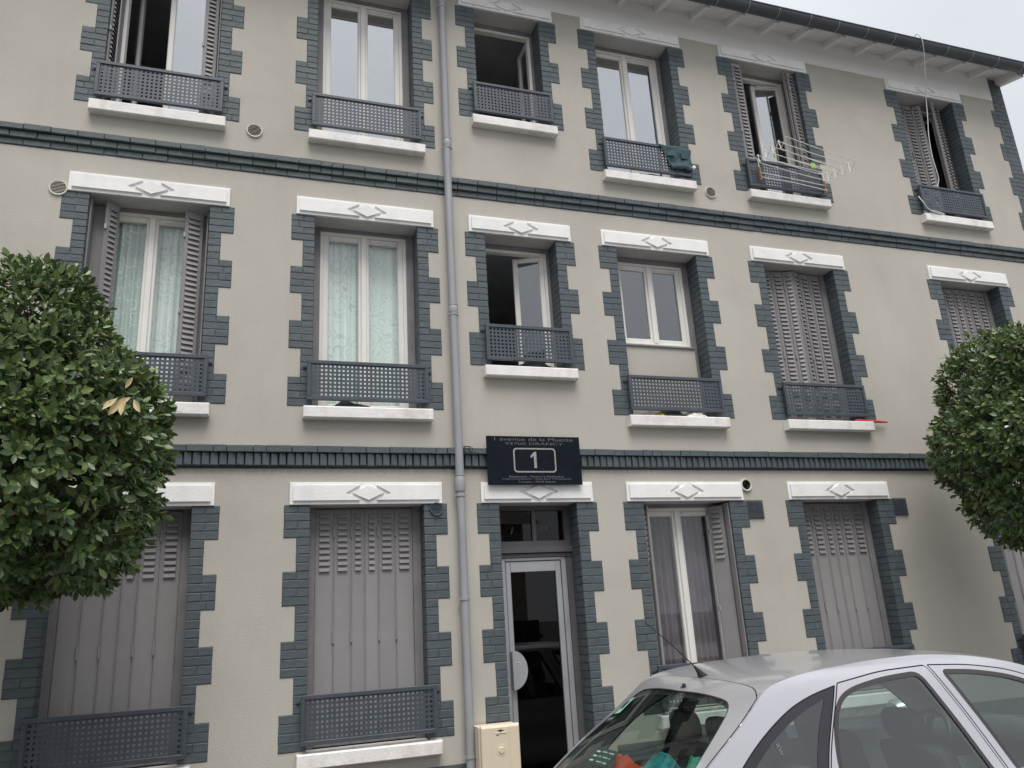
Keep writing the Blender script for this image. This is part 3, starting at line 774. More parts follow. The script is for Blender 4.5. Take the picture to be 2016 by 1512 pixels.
# ------------------------------------------------------------------ vents
def round_vent(x, z, r, m, y=-.004, parts=True):
    v = MB().lathe([(r * .82, .0), (r * .84, -.012), (r * .95, -.014), (r, -.008), (r, .004)], 'y', (x, y, z), 28).build('vent_grille', m, B, smooth=True)
    MB().lathe([(0, .0), (r * .84, .0)], 'y', (x, y - .003, z), 28).build('recess', M['ventdark'], v)
    n = 9
    for i in range(n):
        zz = -r * .74 + i * r * 1.48 / (n - 1); hx = math.sqrt(max(0, (r * .83) ** 2 - zz * zz))
        s_ = MB().add([(-hx, -.012, zz - .0035), (hx, -.012, zz - .0035), (hx, -.004, zz + .005), (-hx, -.004, zz + .005)], [(0, 1, 2, 3)])
        s_.build('slat', m, v, loc=(x, y, z), fix=False)
    return v
for x, z in ((-1.726, 5.722), (-.065, 6.591), (5.222, 6.58)): round_vent(x, z, .078, M['vent'])
v = round_vent(1.687, 2.771, .062, M['guard'], -.012)
v = MB().lathe([(.052, .0), (.054, -.02), (.066, -.022), (.07, -.014), (.07, .004)], 'y', (5.124, -.002, 2.99), 28).build('vent_pipe', M['vent'], B, smooth=True)
MB().lathe([(0, .0), (.053, .0)], 'y', (5.124, -.006, 2.99), 24).build('recess', M['ventdark'], v)
for r_ in (.016, .03, .043):
    MB().lathe([(r_ - .003, -.012), (r_, -.016), (r_ + .003, -.012)], 'y', (5.124, -.0, 2.99), 24).build('ring', M['black'], v)
for x0_, z0_ in ((5.107, 2.626), (7.078, 2.634)):
    v = MB().cbox(x0_, x0_ + .195, -.012, .0, z0_, z0_ + .198, .002).build('vent_grille', M['guard'], B)
    for half in (0, 1):
        for i in range(14):
            zz = z0_ + .014 + i * .0128
            s_ = MB().add([(x0_ + .010 + half * .092, -.021, zz), (x0_ + .093 + half * .092, -.021, zz), (x0_ + .093 + half * .092, -.0122, zz + .011), (x0_ + .010 + half * .092, -.0122, zz + .011)], [(0, 1, 2, 3)])
            s_.build('slat', M['guard'], v, fix=False)

# ------------------------------------------------------------------ eaves, gutter, roof
SL = (9.15 - 9.03) / .36
def zraf(y): return 9.15 + SL * y           # underside of rafters
raf = MB()
raf.add([(-.032, .02, zraf(.02) - .0), (.032, .02, zraf(.02)), (.032, -.35, zraf(-.35) + .02), (-.032, -.35, zraf(-.35) + .02),
         (-.032, .02, zraf(.02) + .10), (.032, .02, zraf(.02) + .10), (.032, -.36, zraf(-.36) + .10), (-.032, -.36, zraf(-.36) + .10)],
        [(0, 3, 2, 1), (4, 5, 6, 7), (0, 1, 5, 4), (2, 3, 7, 6), (3, 0, 4, 7), (1, 2, 6, 5)])
rme = raf.mesh('rafter', M['eave'])
x = 10.66
while x > XL + .1:
    link('rafter', rme, B, (x, 0, 0)); x -= .533
nb = 4
for k in range(nb):
    ya, yb = -.39 + k * .105 + .002, -.39 + (k + 1) * .105 - .002
    bq = MB().add([(XL, ya, zraf(ya) + .101), (XR + .02, ya, zraf(ya) + .101), (XR + .02, yb, zraf(yb) + .101), (XL, yb, zraf(yb) + .101),
                   (XL, ya, zraf(ya) + .118), (XR + .02, ya, zraf(ya) + .118), (XR + .02, yb, zraf(yb) + .118), (XL, yb, zraf(yb) + .118)],
                  [(0, 1, 2, 3), (7, 6, 5, 4), (0, 4, 5, 1), (1, 5, 6, 2), (2, 6, 7, 3), (3, 7, 4, 0)])
    bq.build('soffit_board', M['eave'], B)
vb = MB().add([(XR - .06, .03, 9.14), (XR + .03, .03, 9.14), (XR + .03, -.36, 9.04), (XR - .06, -.36, 9.04), (XR - .06, .03, 9.34), (XR + .03, .03, 9.34), (XR + .03, -.37, 9.2), (XR - .06, -.37, 9.2)],
              [(0, 3, 2, 1), (4, 5, 6, 7), (0, 1, 5, 4), (2, 3, 7, 6), (3, 0, 4, 7), (1, 2, 6, 5)])
vb.build('verge_board', M['eave'], B)
gx0, gx1, gy, gz, gr = XL, 11.1, -.445, 9.125, .088
gu = MB(); ns = 14; vsq = []
for xx in (gx0, gx1):
    for rr_ in (gr, gr - .004):
        for i in range(ns + 1):
            t = math.pi + math.pi * i / ns
            vsq.append((xx, gy + rr_ * math.cos(t), gz + rr_ * math.sin(t)))
n1 = ns + 1; fs = []
for i in range(ns):
    fs += [(i, i + 1, 2 * n1 + i + 1, 2 * n1 + i), (n1 + i, 3 * n1 + i, 3 * n1 + i + 1, n1 + i + 1)]
fs += [tuple(range(2 * n1, 3 * n1)), tuple(range(n1))]
gu.add(vsq, fs); gu.tube([(gx0, gy - gr, gz), (gx1, gy - gr, gz)], .011, 8)
GU = gu.build('gutter', M['gutter'], B, smooth=True)
cm = MB().tube([(0, gy + (gr + .003) * math.cos(t), gz + (gr + .003) * math.sin(t)) for t in np.linspace(math.pi * .98, math.pi * 1.62, 9)], .004, 5).mesh('clip', M['clip'])
x = 10.55
while x > XL + .1: link('clip', cm, GU, (x + random.uniform(-.02, .02), 0, 0)); x -= .47
rf = MB()
rf.add([(XL - .1, -.42, 9.19), (XR + .06, -.42, 9.19), (XR + .06, 4.25, 10.9), (XL - .1, 4.25, 10.9), (XL - .1, 8.9, 9.19), (XR + .06, 8.9, 9.19),
        (XL - .1, -.42, 9.155), (XR + .06, -.42, 9.155), (XR + .06, 4.25, 10.86), (XL - .1, 4.25, 10.86)], [(0, 1, 2, 3), (3, 2, 5, 4), (6, 9, 8, 7), (0, 6, 7, 1), (1, 7, 8, 2)])
rf.build('roof', M['tile'], B, fix=False)

# ------------------------------------------------------------------ curtains (hang inside)
def curtain(x0, x1, z0, z1, y, m, label, amp=.018, waves=7, group=None, ph=0.0):
    c = MB(); nx = 60; nz_ = 10; vs = []
    for j in range(nz_ + 1):
        for i in range(nx + 1):
            u = i / nx
            vs.append((x0 + (x1 - x0) * u + .004 * math.sin(j * .7), y + amp * math.sin(u * waves * 2 * math.pi + ph + .25 * math.sin(j * .6)) + amp * .5 * math.sin(u * waves * 4.7 + ph), z0 + (z1 - z0) * j / nz_))
    c.add(vs, [(j * (nx + 1) + i, j * (nx + 1) + i + 1, (j + 1) * (nx + 1) + i + 1, (j + 1) * (nx + 1) + i) for j in range(nz_) for i in range(nx)])
    o = c.build('curtain', m, None, True, fix=False); tag(o, label, 'curtain', group); return o
o = OP[('A', 1)]
curtain(o['xc'] - .44, o['xc'] + .01, o['z0'] + .03, o['z1'] - .02, .345, M['mint2'], 'sheer grey green curtain with pale scrolls, hanging between folded shutters', ph=.5)
curtain(o['xc'] + .0, o['xc'] + .45, o['z0'] + .03, o['z1'] - .02, .35, M['mint'], 'opaque mint curtain with darker scrolls, hanging between folded shutters', ph=2.)
o = OP[('B', 1)]
curtain(o['xc'] - .46, o['xc'] + .01, o['z0'] + .03, o['z1'] - .02, .34, M['mint'], 'pale mint scroll curtain in the sash farther from the drainpipe', amp=.012, ph=0)
curtain(o['xc'] - .0, o['xc'] + .46, o['z0'] + .03, o['z1'] - .02, .345, M['mint'], 'pale mint scroll curtain in the sash closest to the drainpipe', amp=.008, waves=4, ph=1)
o = OP[('D', 0)]
curtain(o['xc'] - .47, o['xc'] + .01, o['z0'] + .03, o['z1'] - .02, .345, M['purple'], 'dark purple curtain in the ground floor sash closest to the entrance door', ph=0)
curtain(o['xc'] + .0, o['xc'] + .47, o['z0'] + .03, o['z1'] - .02, .35, M['purple'], 'dark purple curtain in the ground floor sash farther from the entrance door', ph=2)

# ------------------------------------------------------------------ gas meter box beside the door
UB = empty('meter_box', (2.13, -.02, PAV))
tag(UB, 'cream plastic utility meter box standing between drainpipe and entrance door', 'utility box')
zt = .885 - PAV
MB().cbox(-.178, .172, -.19, .0, 0, zt - .012, .006).build('body', M['cream'], UB)
lid = MB(); lx0, lx1 = -.166, .176
prof = [(lx0, -.198), (lx0, -.225), (lx0 + .012, -.232), (lx0 + .085, -.230), (lx0 + .10, -.238), (lx1 - .10, -.238), (lx1 - .085, -.230), (lx1 - .012, -.232), (lx1, -.225), (lx1, -.198)]
n = len(prof); zl0, zl1 = .02, zt
vs = [(x, y, zl0) for x, y in prof] + [(x, y if abs(y) < .2 else y, zl1 - .022) for x, y in prof] + [(x, max(y, -.222), zl1 - .008) for x, y in prof] + [(x, max(y + .01, -.21), zl1) for x, y in prof]
fs = [(k * n + i, k * n + i + 1, (k + 1) * n + i + 1, (k + 1) * n + i) for k in range(3) for i in range(n - 1)]
fs += [tuple(3 * n + i for i in range(n)), tuple(range(n - 1, -1, -1)), tuple([0, n, 2 * n, 3 * n, 4 * n - 1, 3 * n - 1, 2 * n - 1, n - 1])]
lid.add(vs, fs); LD = lid.build('lid', M['cream'], UB)
kx = .006
MB().lathe([(.0, -.246), (.024, -.246), (.028, -.242), (.030, -.2375), (.044, -.2405), (.05, -.2385), (.05, -.236)], 'y', (kx, 0, zt - .20), 28).build('lock_knob', M['cream'], LD, smooth=True)
k = MB().lathe([(.0, -.244), (.009, -.243), (.011, -.236)], 'y', (kx - .002, 0, zt - .045), 12); k.box(kx - .03, kx + .026, -.2405, -.2385, zt - .048, zt - .042)
k.build('keyhole', M['black'], LD)
MB().cbox(kx - .05, kx + .05, -.243, -.238, zt - .068, zt - .060, .002).build('grip_lip', M['cream'], LD)
q = MB()
for i in range(3): q.box(kx - .04 + i * .008, kx - .034 + i * .008, -.2392, -.2385, zt - .086, zt - .079)
q.build('print', M['black'], LD)
# odds and ends pushed behind the meter box
for i, (zz, m_, nm, lb) in enumerate(((.50, 'teal', 'rag', 'small teal rag stuffed between drainpipe and cream meter box'), (.40, 'orange', 'wrapper', 'small orange wrapper stuffed between drainpipe and cream meter box'))):
    if m_ not in M: M[m_] = mat(m_ + '_scrap', (0.02, 0.17, 0.20) if m_ == 'teal' else (0.55, 0.22, 0.06), 0.7, var=.3, vscale=20)
    c = MB(); vs = []
    for a in range(5):
        for b in range(5): vs.append((-.012 + .022 * a / 4 + random.uniform(-.004, .004), -.10 - .05 * b / 4 + random.uniform(-.006, .006), -.03 + .06 * ((a + b) % 3) / 2 + random.uniform(-.012, .012)))
    c.add(vs, [(a * 5 + b, a * 5 + b + 1, a * 5 + b + 6, a * 5 + b + 5) for a in range(4) for b in range(4)])
    o = c.build(nm, M[m_], None, True, loc=(1.948, -.0, zz)); tag(o, lb, nm)

# ------------------------------------------------------------------ things on the upper sills
# clothes airer hooked on the guard
CR = empty('clothes_airer', (6.38, -.08, 7.0))
tag(CR, 'white folding clothes airer sticking out over a perforated window guard', 'clothes airer')
nl = 5
yl = [-.10 - .135 * i for i in range(nl)]; dz_l = [7.14 - .02 * i for i in range(nl)]
yr = [-.20 - .122 * i for i in range(nl)]; dz_r = [6.955 - .03 * i for i in range(nl)]
LX, RX = 5.93, 6.86
def loc_(x, y, z): return (x - 6.38, y + .08, z - 7.0)
for i in range(nl):
    for low in (0, 1):
        if low and i == nl - 1: continue
        a = loc_(LX, yl[i] - .02 * low, dz_l[i] - .115 * low); b = loc_(RX, yr[i] - .02 * low, dz_r[i] - .125 * low)
        mid = tuple((a[k] + b[k]) / 2 - (.012 if k == 2 else 0) for k in range(3))
        MB().tube([a, mid, b], .005, 6).build('rod', M['rack'], CR)
for X, ys_, zs_, off in ((LX, yl, dz_l, .115), (RX, yr, dz_r, .125)):
    for i in range(nl - 1):
        MB().tube([loc_(X, ys_[i] - .02, zs_[i] - off), loc_(X, ys_[i + 1], zs_[i + 1])], .005, 6).build('scissor_link', M['rack'], CR)
        MB().tube([loc_(X, ys_[i], zs_[i]), loc_(X, ys_[i] - .02, zs_[i] - off)], .005, 6).build('scissor_link', M['rack'], CR)
        MB().cbox(-.006, .006, -.012, .012, -.014, .014, .003).build('joint', M['rack'], CR, loc=loc_(X, ys_[i], zs_[i]))
for X, zz, y_ in ((5.92, 6.88, -.10), (6.87, 6.80, -.12)):
    MB().cbox(X - .012, X + .012, y_ - .02, y_ + .02, zz - .09, zz + .08, .003).build('hook_bracket', M['rust'], CR, loc=(-6.38, .08, -7.0))
    MB().tube([loc_(X, y_, zz + .06), loc_(X, y_ - .0, zz + .2), loc_(X, -.06, zz + .25)], .005, 6).build('hook', M['rack'], CR)
MB().tube([loc_(5.92, -.11, 6.83), loc_(6.4, -.13, 6.80), loc_(6.87, -.15, 6.74)], .0055, 6).build('rod', M['rack'], CR)
MB().tube([loc_(5.92, -.10, 6.90), loc_(6.4, -.12, 6.86), loc_(6.87, -.13, 6.82)], .0055, 6).build('rod', M['rack'], CR)
for k, (x, y, z) in enumerate(((6.14, -.16, 7.13), (6.66, -.19, 7.03))):
    pe = MB(); nn = 1 if k == 0 else 3
    for j in range(nn):
        for s in (-1, 1): pe.box(j * .022 - .006 + s * .004, j * .022 + .0 + s * .004, -.01, .01, -.02, .055)
    o = pe.build('clothes_peg', M['peg'], loc=(x, y, z)); tag(o, ('single lime green clothes peg' if nn == 1 else 'cluster of lime green clothes pegs') + ' clipped on the white airer', 'clothes peg')

# teal trousers drying over a guard
def drape(name, x0, x1, ztop, zbot, y, m, label, cat):
    c = MB(); nx, nz_ = 22, 22; vs = []
    for j in range(nz_ + 1):
        v = j / nz_
        for i in range(nx + 1):
            u = i / nx
            z = ztop - (ztop - zbot) * v + .006 * math.sin(9 * u + 2)
            sk = .16 * v * (1 - u) ** 1.6 - .03 * v * u
            xx = x0 + (x1 - x0) * u + sk
            if v > .5: xx += .03 * math.sin((v - .5) * 4) * (u - .5) 
            yy = y - .02 - .008 * math.sin(u * 15 + 3 * v) * (.3 + v) - .022 * math.exp(-((v - .9) / .10) ** 2) + .022 * abs(u - .55)
            yy -= .005 * math.sin(13 * v + 6 * u)
            if v < .06: yy = y + .02
            vs.append((xx, yy, z + (.012 if v < .06 else 0)))
    c.add(vs, [(j * (nx + 1) + i, j * (nx + 1) + i + 1, (j + 1) * (nx + 1) + i + 1, (j + 1) * (nx + 1) + i) for j in range(nz_) for i in range(nx)])
    b = len(c.v)
    o = c.build(name, m, None, True, fix=False)
    sm = o.modifiers.new('t', 'SOLIDIFY'); sm.thickness = .012; sm.offset = 1
    tag(o, label, cat); return o
TR = drape('trousers', 4.525, 4.965, 7.112, 6.785, -.078, M['denim'], 'dark teal trousers hanging over a perforated window guard', 'trousers')
for px0, pz0 in ((4.66, 6.985), (4.85, 6.975)):
    MB().cbox(px0 - .04, px0 + .045, -.112, -.09, pz0 - .045, pz0 + .02, .004, .009).build('pocket', M['denim'], TR)
MB().lathe([(.0, -.012), (.02, -.01), (.022, .02)], 'y', (4.955, -.12, 6.82), 14).build('button', M['rack'], TR)
# dark shoe on the sill below
sh = MB().lathe([(0, -.10), (.03, -.09), (.042, -.03), (.036, .03), (.04, .08), (.02, .11), (0, .115)], 'y', (0, 0, 0), 14)
sh.v = [(x, y, max(z, -.02) * .8) for x, y, z in sh.v]; sh.v = [(y, x, z) for x, y, z in sh.v]
o = sh.build('shoe', M['guard'], None, True, loc=(4.86, -.035, 6.672)); tag(o, 'dark blue shoe lying on the white sill under the teal trousers', 'shoe')
# white cable running from the roof to the last window of the top floor
pts = [(8.70, -.30, 9.235), (8.62, -.48, 9.225), (8.60, -.54, 9.19), (8.66, -.53, 9.05), (8.80, -.35, 8.75), (8.93, -.17, 8.5), (8.92, -.13, 8.2), (8.88, -.11, 7.9), (8.865, -.10, 7.6), (8.89, -.09, 7.35), (8.91, -.075, 7.22), (8.88, -.05, 7.12), (8.84, -.03, 7.05),
       (8.7, -.03, 6.98), (8.54, -.03, 6.94), (8.50, -.06, 6.90), (8.505, -.10, 6.80), (8.56, -.105, 6.71), (8.66, -.105, 6.672), (8.80, -.09, 6.664), (8.84, -.085, 6.675), (8.76, -.08, 6.70), (8.64, -.07, 6.715)]
def smooth_path(pts, n=5):
    out = []
    P = [Vector(p) for p in pts]
    for i in range(len(P) - 1):
        a, b, c, d = P[max(i - 1, 0)], P[i], P[i + 1], P[min(i + 2, len(P) - 1)]
        for k in range(n):
            t = k / n
            out.append(.5 * ((2 * b) + (c - a) * t + (2 * a - 5 * b + 4 * c - d) * t * t + (3 * b - 3 * c + d - a) * t ** 3))
    out.append(P[-1]); return out
o = MB().tube(smooth_path(pts), .0055, 7).build('hanging_cable', M['cable'], None, True); tag(o, 'thin white cable dropping from the gutter into a half shuttered window', 'cable')
# red folded umbrella on a sill
um = MB().cyl((0, 0, 0), (.30, 0, -.006), .017, .016, 12); um.cyl((.30, 0, -.006), (.42, 0, -.008), .016, .010, 12); um.cyl((-.05, 0, .001), (0, 0, 0), .010, .017, 12)
o = um.build('umbrella', M['red'], None, True, loc=(6.765, -.05, 3.737)); tag(o, 'red folded umbrella poking out past a white window sill', 'umbrella')
# jumble behind the guard of the shortened window
M['jum1'] = mat('heap_white', (0.6, 0.57, 0.52), 0.8, var=.3, vscale=18); M['jum2'] = mat('heap_dark', (0.06, 0.065, 0.08), .8, var=.5, vscale=15)
M['jum3'] = mat('heap_yellow', (0.5, 0.42, 0.06), .7, var=.3, vscale=15)
def crumple(name, x0, x1, y0, y1, z0, h, m, label, cat, seed=0, n=10):
    rnd = random.Random(seed); c = MB(); vs = []
    for j in range(n + 1):
        for i in range(n + 1):
            u, v = i / n, j / n; bell = math.sin(math.pi * u) ** .6 * math.sin(math.pi * v) ** .6
            vs.append((x0 + (x1 - x0) * u + rnd.uniform(-1, 1) * .01, y0 + (y1 - y0) * v + rnd.uniform(-1, 1) * .008, z0 + h * bell * (.62 + .2 * math.sin(u * 9 + seed) * math.cos(v * 7 + seed * 2) + .18 * rnd.random()) + .002))
    c.add(vs, [(j * (n + 1) + i, j * (n + 1) + i + 1, (j + 1) * (n + 1) + i + 1, (j + 1) * (n + 1) + i) for j in range(n) for i in range(n)])
    o = c.build(name, m, None, True, fix=False); tag(o, label, cat); return o
crumple('rag', 3.95, 4.2, -.04, .12, 3.72, .10, M['jum1'], 'crumpled beige rag at one end of the littered sill below the shortened window', 'rag', 1)
crumple('bag', 4.15, 4.5, -.05, .14, 3.72, .15, M['jum2'], 'dark crumpled bag in the middle of the littered sill below the shortened window', 'bag', 2)
crumple('cloth', 4.46, 4.72, -.085, .10, 3.72, .10, M['jum1'], 'pale cloth trailing over the edge of the littered sill below the shortened window', 'cloth', 3)
crumple('packet', 4.10, 4.22, -.05, .03, 3.72, .07, M['jum3'], 'small yellow packet on the littered sill below the shortened window', 'packet', 4)
crumple('bag', .70, 1.1, -.03, .14, 3.72, .11, M['jum2'], 'dark crumpled bag on the sill of the window beside the drainpipe', 'bag', 5)
crumple('bag', 6.02, 6.3, -.03, .1, 3.72, .07, M['jum1'], 'pale crumpled bag on the sill with the red umbrella', 'bag', 6)
crumple('bag', 2.55, 3.05, -.04, .14, 4.2, .12, M['jum2'], 'dark clutter on the narrow sill above the address sign', 'bag', 7)

# ------------------------------------------------------------------ clipped trees
LEAF_V = np.array([(0, 0, 0), (.17, .30, .012), (.235, .55, .02), (.16, .80, .005), (0, 1.0, -.05), (-.16, .80, .005), (-.235, .55, .02), (-.17, .30, .012), (0, .3, -.03), (0, .55, -.035), (0, .8, -.04)])
LEAF_F = [(0, 1, 8), (1, 2, 9, 8), (2, 3, 10, 9), (3, 4, 10), (0, 8, 7), (8, 9, 6, 7), (9, 10, 5, 6), (10, 4, 5)]
def leaf_unit(name, m):
    me = bpy.data.meshes.new(name); me.from_pydata([tuple(v) for v in LEAF_V], [], LEAF_F); me.materials.append(m)
    me.polygons.foreach_set('use_smooth', [True] * len(me.polygons)); return me
LU = {k: leaf_unit('leaf', M[k]) for k in ('leaf', 'leafdry', 'leafred')}
def clipped_tree(cx, cy, cz, rx, rz, seed, label, n_out, n_in, shape, LR):
    rs = np.random.RandomState(seed); rnd = random.Random(seed)
    T = empty('photinia_tree', (cx, cy, PAV)); tag(T, label, 'tree', None)
    h = cz - PAV
    tr = MB(); tp = [(0, 0, 0), (.01, .01, .6), (-.01, .0, 1.2), (.0, .01, h - rz * .75), (0, 0, h - .2)]
    tr.tube(smooth_path(tp), .062, 12, .034)
    TK = tr.build('trunk', M['bark'], T, True)
    for k in range(14):
        a = 2 * math.pi * k / 14 + rnd.uniform(-.2, .2); el = rnd.uniform(-.15, 1.2); L_ = rnd.uniform(.55, .8)
        b = Vector((0, 0, h - rz * .65 + rnd.uniform(0, .5))); d = Vector((math.cos(a) * math.cos(el), math.sin(a) * math.cos(el), math.sin(el)))
        MB().tube([b, b + d * rx * L_ * .5 + Vector((0, 0, .04)), b + d * rx * L_], .022, 7, .008).build('limb', M['bark'], TK, True)
    # shoots
    def dirs(n):
        v = rs.normal(size=(n, 3)); return v / np.linalg.norm(v, axis=1)[:, None]
    d1 = dirs(n_out); rad = 1 + .055 * np.sin(5 * d1[:, 0] + seed) * np.sin(4 * d1[:, 2] + 1) + rs.uniform(-.065, .005, n_out)
    spr = rs.rand(n_out) < .03; rad[spr] += rs.uniform(.01, .06, spr.sum())
    d2 = dirs(n_in); rad2 = rs.uniform(.5, .9, n_in)
    D = np.vstack([d1, d2]); Rr = np.concatenate([rad, rad2])
    Rr = Rr * shape(D)
    P = D * Rr[:, None] * np.array([rx, rx, rz])
    mats_ = []; pos = []
    tw = MB()
    for i in range(len(P)):
        p = P[i]; ax = D[i] * np.array([1, 1, .9]) + rs.normal(size=3) * .35 + np.array([0, 0, .15]); ax /= np.linalg.norm(ax)
        u = np.cross(ax, [0.3, .5, .8]); u /= np.linalg.norm(u); vv = np.cross(ax, u)
        nl_ = rs.randint(6, 10); L_ = rs.uniform(.05, .11)
        if i % 2 == 0: tw.cyl(tuple(p - ax * .10 + np.array([0, 0, h])), tuple(p + ax * L_ * .8 + np.array([0, 0, h])), .0035, .0018, 4, False)
        t0 = rs.uniform(0, 6.3)
        for k in range(nl_):
            t = t0 + k * 2.4; s = k / (nl_ - 1)
            o_ = (u * math.cos(t) + vv * math.sin(t))
            yd = o_ * (1.05 - .55 * s) + ax * (.25 + .75 * s) + np.array([0, 0, -.18]); yd /= np.linalg.norm(yd)
            nrm = ax * 1.0 - o_ * .3 + D[i] * .5 + np.array([0, 0, .35]); nrm -= yd * nrm.dot(yd); nrm /= np.linalg.norm(nrm)
            xd = np.cross(yd, nrm)
            ln = rs.uniform(*LR) * (1 - .22 * s)
            wd = ln * rs.uniform(.88, 1.12)
            A = np.stack([xd * wd, yd * ln, nrm * ln], 1)
            mats_.append(A); pos.append(p + ax * (s * L_ - .03))
    A = np.array(mats_); Pn = np.array(pos); Pn[:, 2] += h
    n = len(A)
    world = Pn + np.array([cx, cy, PAV])
    dist = np.linalg.norm(world - np.array(CAM), axis=1)
    own = set()
    for i in np.argsort(dist):
        q = to_px(world[i])
        if 0 < q[0] < 2016 and 0 < q[1] < 1512: own.add(int(i))
        if len(own) >= 300: break
    keep = np.array([i not in own for i in range(n)])
    V = np.einsum('nij,kj->nki', A[keep], LEAF_V) + Pn[keep][:, None, :]
    nk = keep.sum(); me = bpy.data.meshes.new('foliage')
    V = V.reshape(-1, 3); nv = len(LEAF_V)
    loops = np.concatenate([np.array(f) for f in LEAF_F]); lens = np.array([len(f) for f in LEAF_F])
    allv = (loops[None, :] + (np.arange(nk) * nv)[:, None]).ravel(); alll = np.tile(lens, nk)
    me.vertices.add(len(V)); me.vertices.foreach_set('co', V.ravel().astype(np.float32))
    me.loops.add(len(allv)); me.loops.foreach_set('vertex_index', allv.astype(np.int32))
    me.polygons.add(len(alll)); me.polygons.foreach_set('loop_start', np.concatenate([[0], np.cumsum(alll)[:-1]]).astype(np.int32))
    me.polygons.foreach_set('use_smooth', np.ones(len(alll), dtype=bool))
    me.update(calc_edges=True); me.validate(); me.materials.append(M['leaf'])
    CRn = link('crown', me, T); tag(CRn, kind='stuff')
    for i in sorted(own):
        o = link('leaf', LU['leafred' if rnd.random() < .004 else 'leaf'], CRn)
        mm = Matrix(A[i].tolist()).to_4x4(); mm.translation = Vector(Pn[i]); o.matrix_basis = mm
    tag(tw.build('twigs', M['twig'], CRn, fix=False), kind='stuff')
    return T, CRn, h
def shp_l(D):
    s = np.ones(len(D))
    s -= .12 * np.exp(-((D[:, 0] - .62) ** 2 + (D[:, 2] - .62) ** 2) / .10)     # shaved shoulder
    s += .14 * np.exp(-((D[:, 0] - .72) ** 2 + (D[:, 2] + .66) ** 2) / .10)     # full lower flank
    s -= .05 * np.exp(-((D[:, 0] - .95) ** 2 + (D[:, 2] - .15) ** 2) / .10)
    s *= np.where(D[:, 2] < -.8, .93, 1.0)
    s += .07 * np.exp(-((D[:, 2] - .95) ** 2) / .05)
    return s
def shp_r(D):
    s = np.ones(len(D)); s += .05 * np.sin(7 * D[:, 2] + 2) * (D[:, 0] < .3); s -= .06 * np.exp(-((D[:, 2] + .42) ** 2) / .012) * (D[:, 0] < 0)
    return s
T1, C1, h1 = clipped_tree(-1.585, -1.45, 3.05, 1.03, 1.07, 3, 'large clipped photinia tree with a spray of dry tan leaves, hiding a shuttered window', 2500, 1100, shp_l, (.060, .110))
T2, C2, h2 = clipped_tree(7.78, -1.45, 3.23, 1.02, 1.12, 8, 'round clipped photinia tree standing past the front of the silver car', 2400, 1100, shp_r, (.058, .102))
# dry spray
for k, (px_, s_, aa) in enumerate((((.83, -.74, .10), .11, 225), ((.845, -.75, .09), .12, 245), ((.86, -.75, .085), .10, 268), ((.875, -.74, .10), .09, 250), ((.90, -.73, .11), .095, 215), ((.915, -.73, .10), .10, 295), ((.865, -.74, .16), .08, 62))):
    o = link('dry_leaf', LU['leafdry'], C1); d = Vector((math.cos(R(aa)), -.25, math.sin(R(aa)))).normalized(); nrm = Vector((.2, -1, .3)); nrm = (nrm - d * nrm.dot(d)).normalized(); xd = d.cross(nrm)
    nrm = (nrm + Vector((.5 * math.sin(k * 2.1), 0, .4 * math.cos(k * 3.3)))); nrm = (nrm - d * nrm.dot(d)).normalized(); xd = d.cross(nrm)
    mm = Matrix((xd * s_ * .8, d * s_, nrm * s_ * 2.2)).transposed().to_4x4(); mm.translation = Vector(px_) + Vector((0, 0, h1)); o.matrix_basis = mm

# ------------------------------------------------------------------ silver car
def interp(t):
    X = [p[0] for p in t]; Y = [p[1] for p in t]
    # monotone-ish cubic (Catmull-Rom with finite differences)
    def f(x):
        if x <= X[0]: return Y[0]
        if x >= X[-1]: return Y[-1]
        i = max(k for k in range(len(X) - 1) if X[k] <= x)
        h = X[i + 1] - X[i]; s = (x - X[i]) / h
        def sl(k):
            if k == 0: return (Y[1] - Y[0]) / (X[1] - X[0])
            if k == len(X) - 1: return (Y[-1] - Y[-2]) / (X[-1] - X[-2])
            a = (Y[k] - Y[k - 1]) / (X[k] - X[k - 1]); b = (Y[k + 1] - Y[k]) / (X[k + 1] - X[k])
            return 0 if a * b <= 0 else 2 * a * b / (a + b)
        m0, m1 = sl(i) * h, sl(i + 1) * h
        return (2 * s ** 3 - 3 * s * s + 1) * Y[i] + (s ** 3 - 2 * s * s + s) * m0 + (-2 * s ** 3 + 3 * s * s) * Y[i + 1] + (s ** 3 - s * s) * m1
    return f
ZC_ = interp([(0.0, .60), (.05, .80), (.15, .93), (.3, 1.05), (.5, 1.205), (.7, 1.355), (.9, 1.495), (1.03, 1.555), (1.35, 1.612), (1.9, 1.640), (2.4, 1.632), (2.8, 1.59), (2.98, 1.55), (3.3, 1.385), (3.6, 1.19), (3.78, 1.06), (3.95, .98), (4.1, .88), (4.2, .76), (4.27, .6)])
ZR_ = interp([(0.0, .58), (.05, .74), (.15, .84), (.3, .975), (.5, 1.14), (.626, 1.232), (.843, 1.380), (.95, 1.465), (1.037, 1.528), (1.12, 1.556), (1.3, 1.585), (1.5, 1.602), (1.9, 1.622), (2.13, 1.625), (2.4, 1.610), (2.7, 1.56), (2.91, 1.50), (3.2, 1.36), (3.5, 1.16), (3.75, .99), (3.95, .90), (4.1, .82), (4.2, .72), (4.27, .58)])
FW_ = interp([(.18, .80), (.25, .83), (.4, .86), (.55, .872), (.75, .868), (.9, .848), (.98, .825), (1.05, .798), (1.2, .752), (1.35, .707), (1.5, .660), (1.56, .634), (1.59, .605), (1.61, .572), (1.63, .54)])
GX_ = interp([(0.0, .84), (.15, .905), (.4, .96), (.8, .988), (1.0, 1.0), (3.2, 1.0), (3.4, .99), (3.8, .95), (4.1, .86), (4.27, .72)])
def SW(X, z): return FW_(z) * GX_(X)
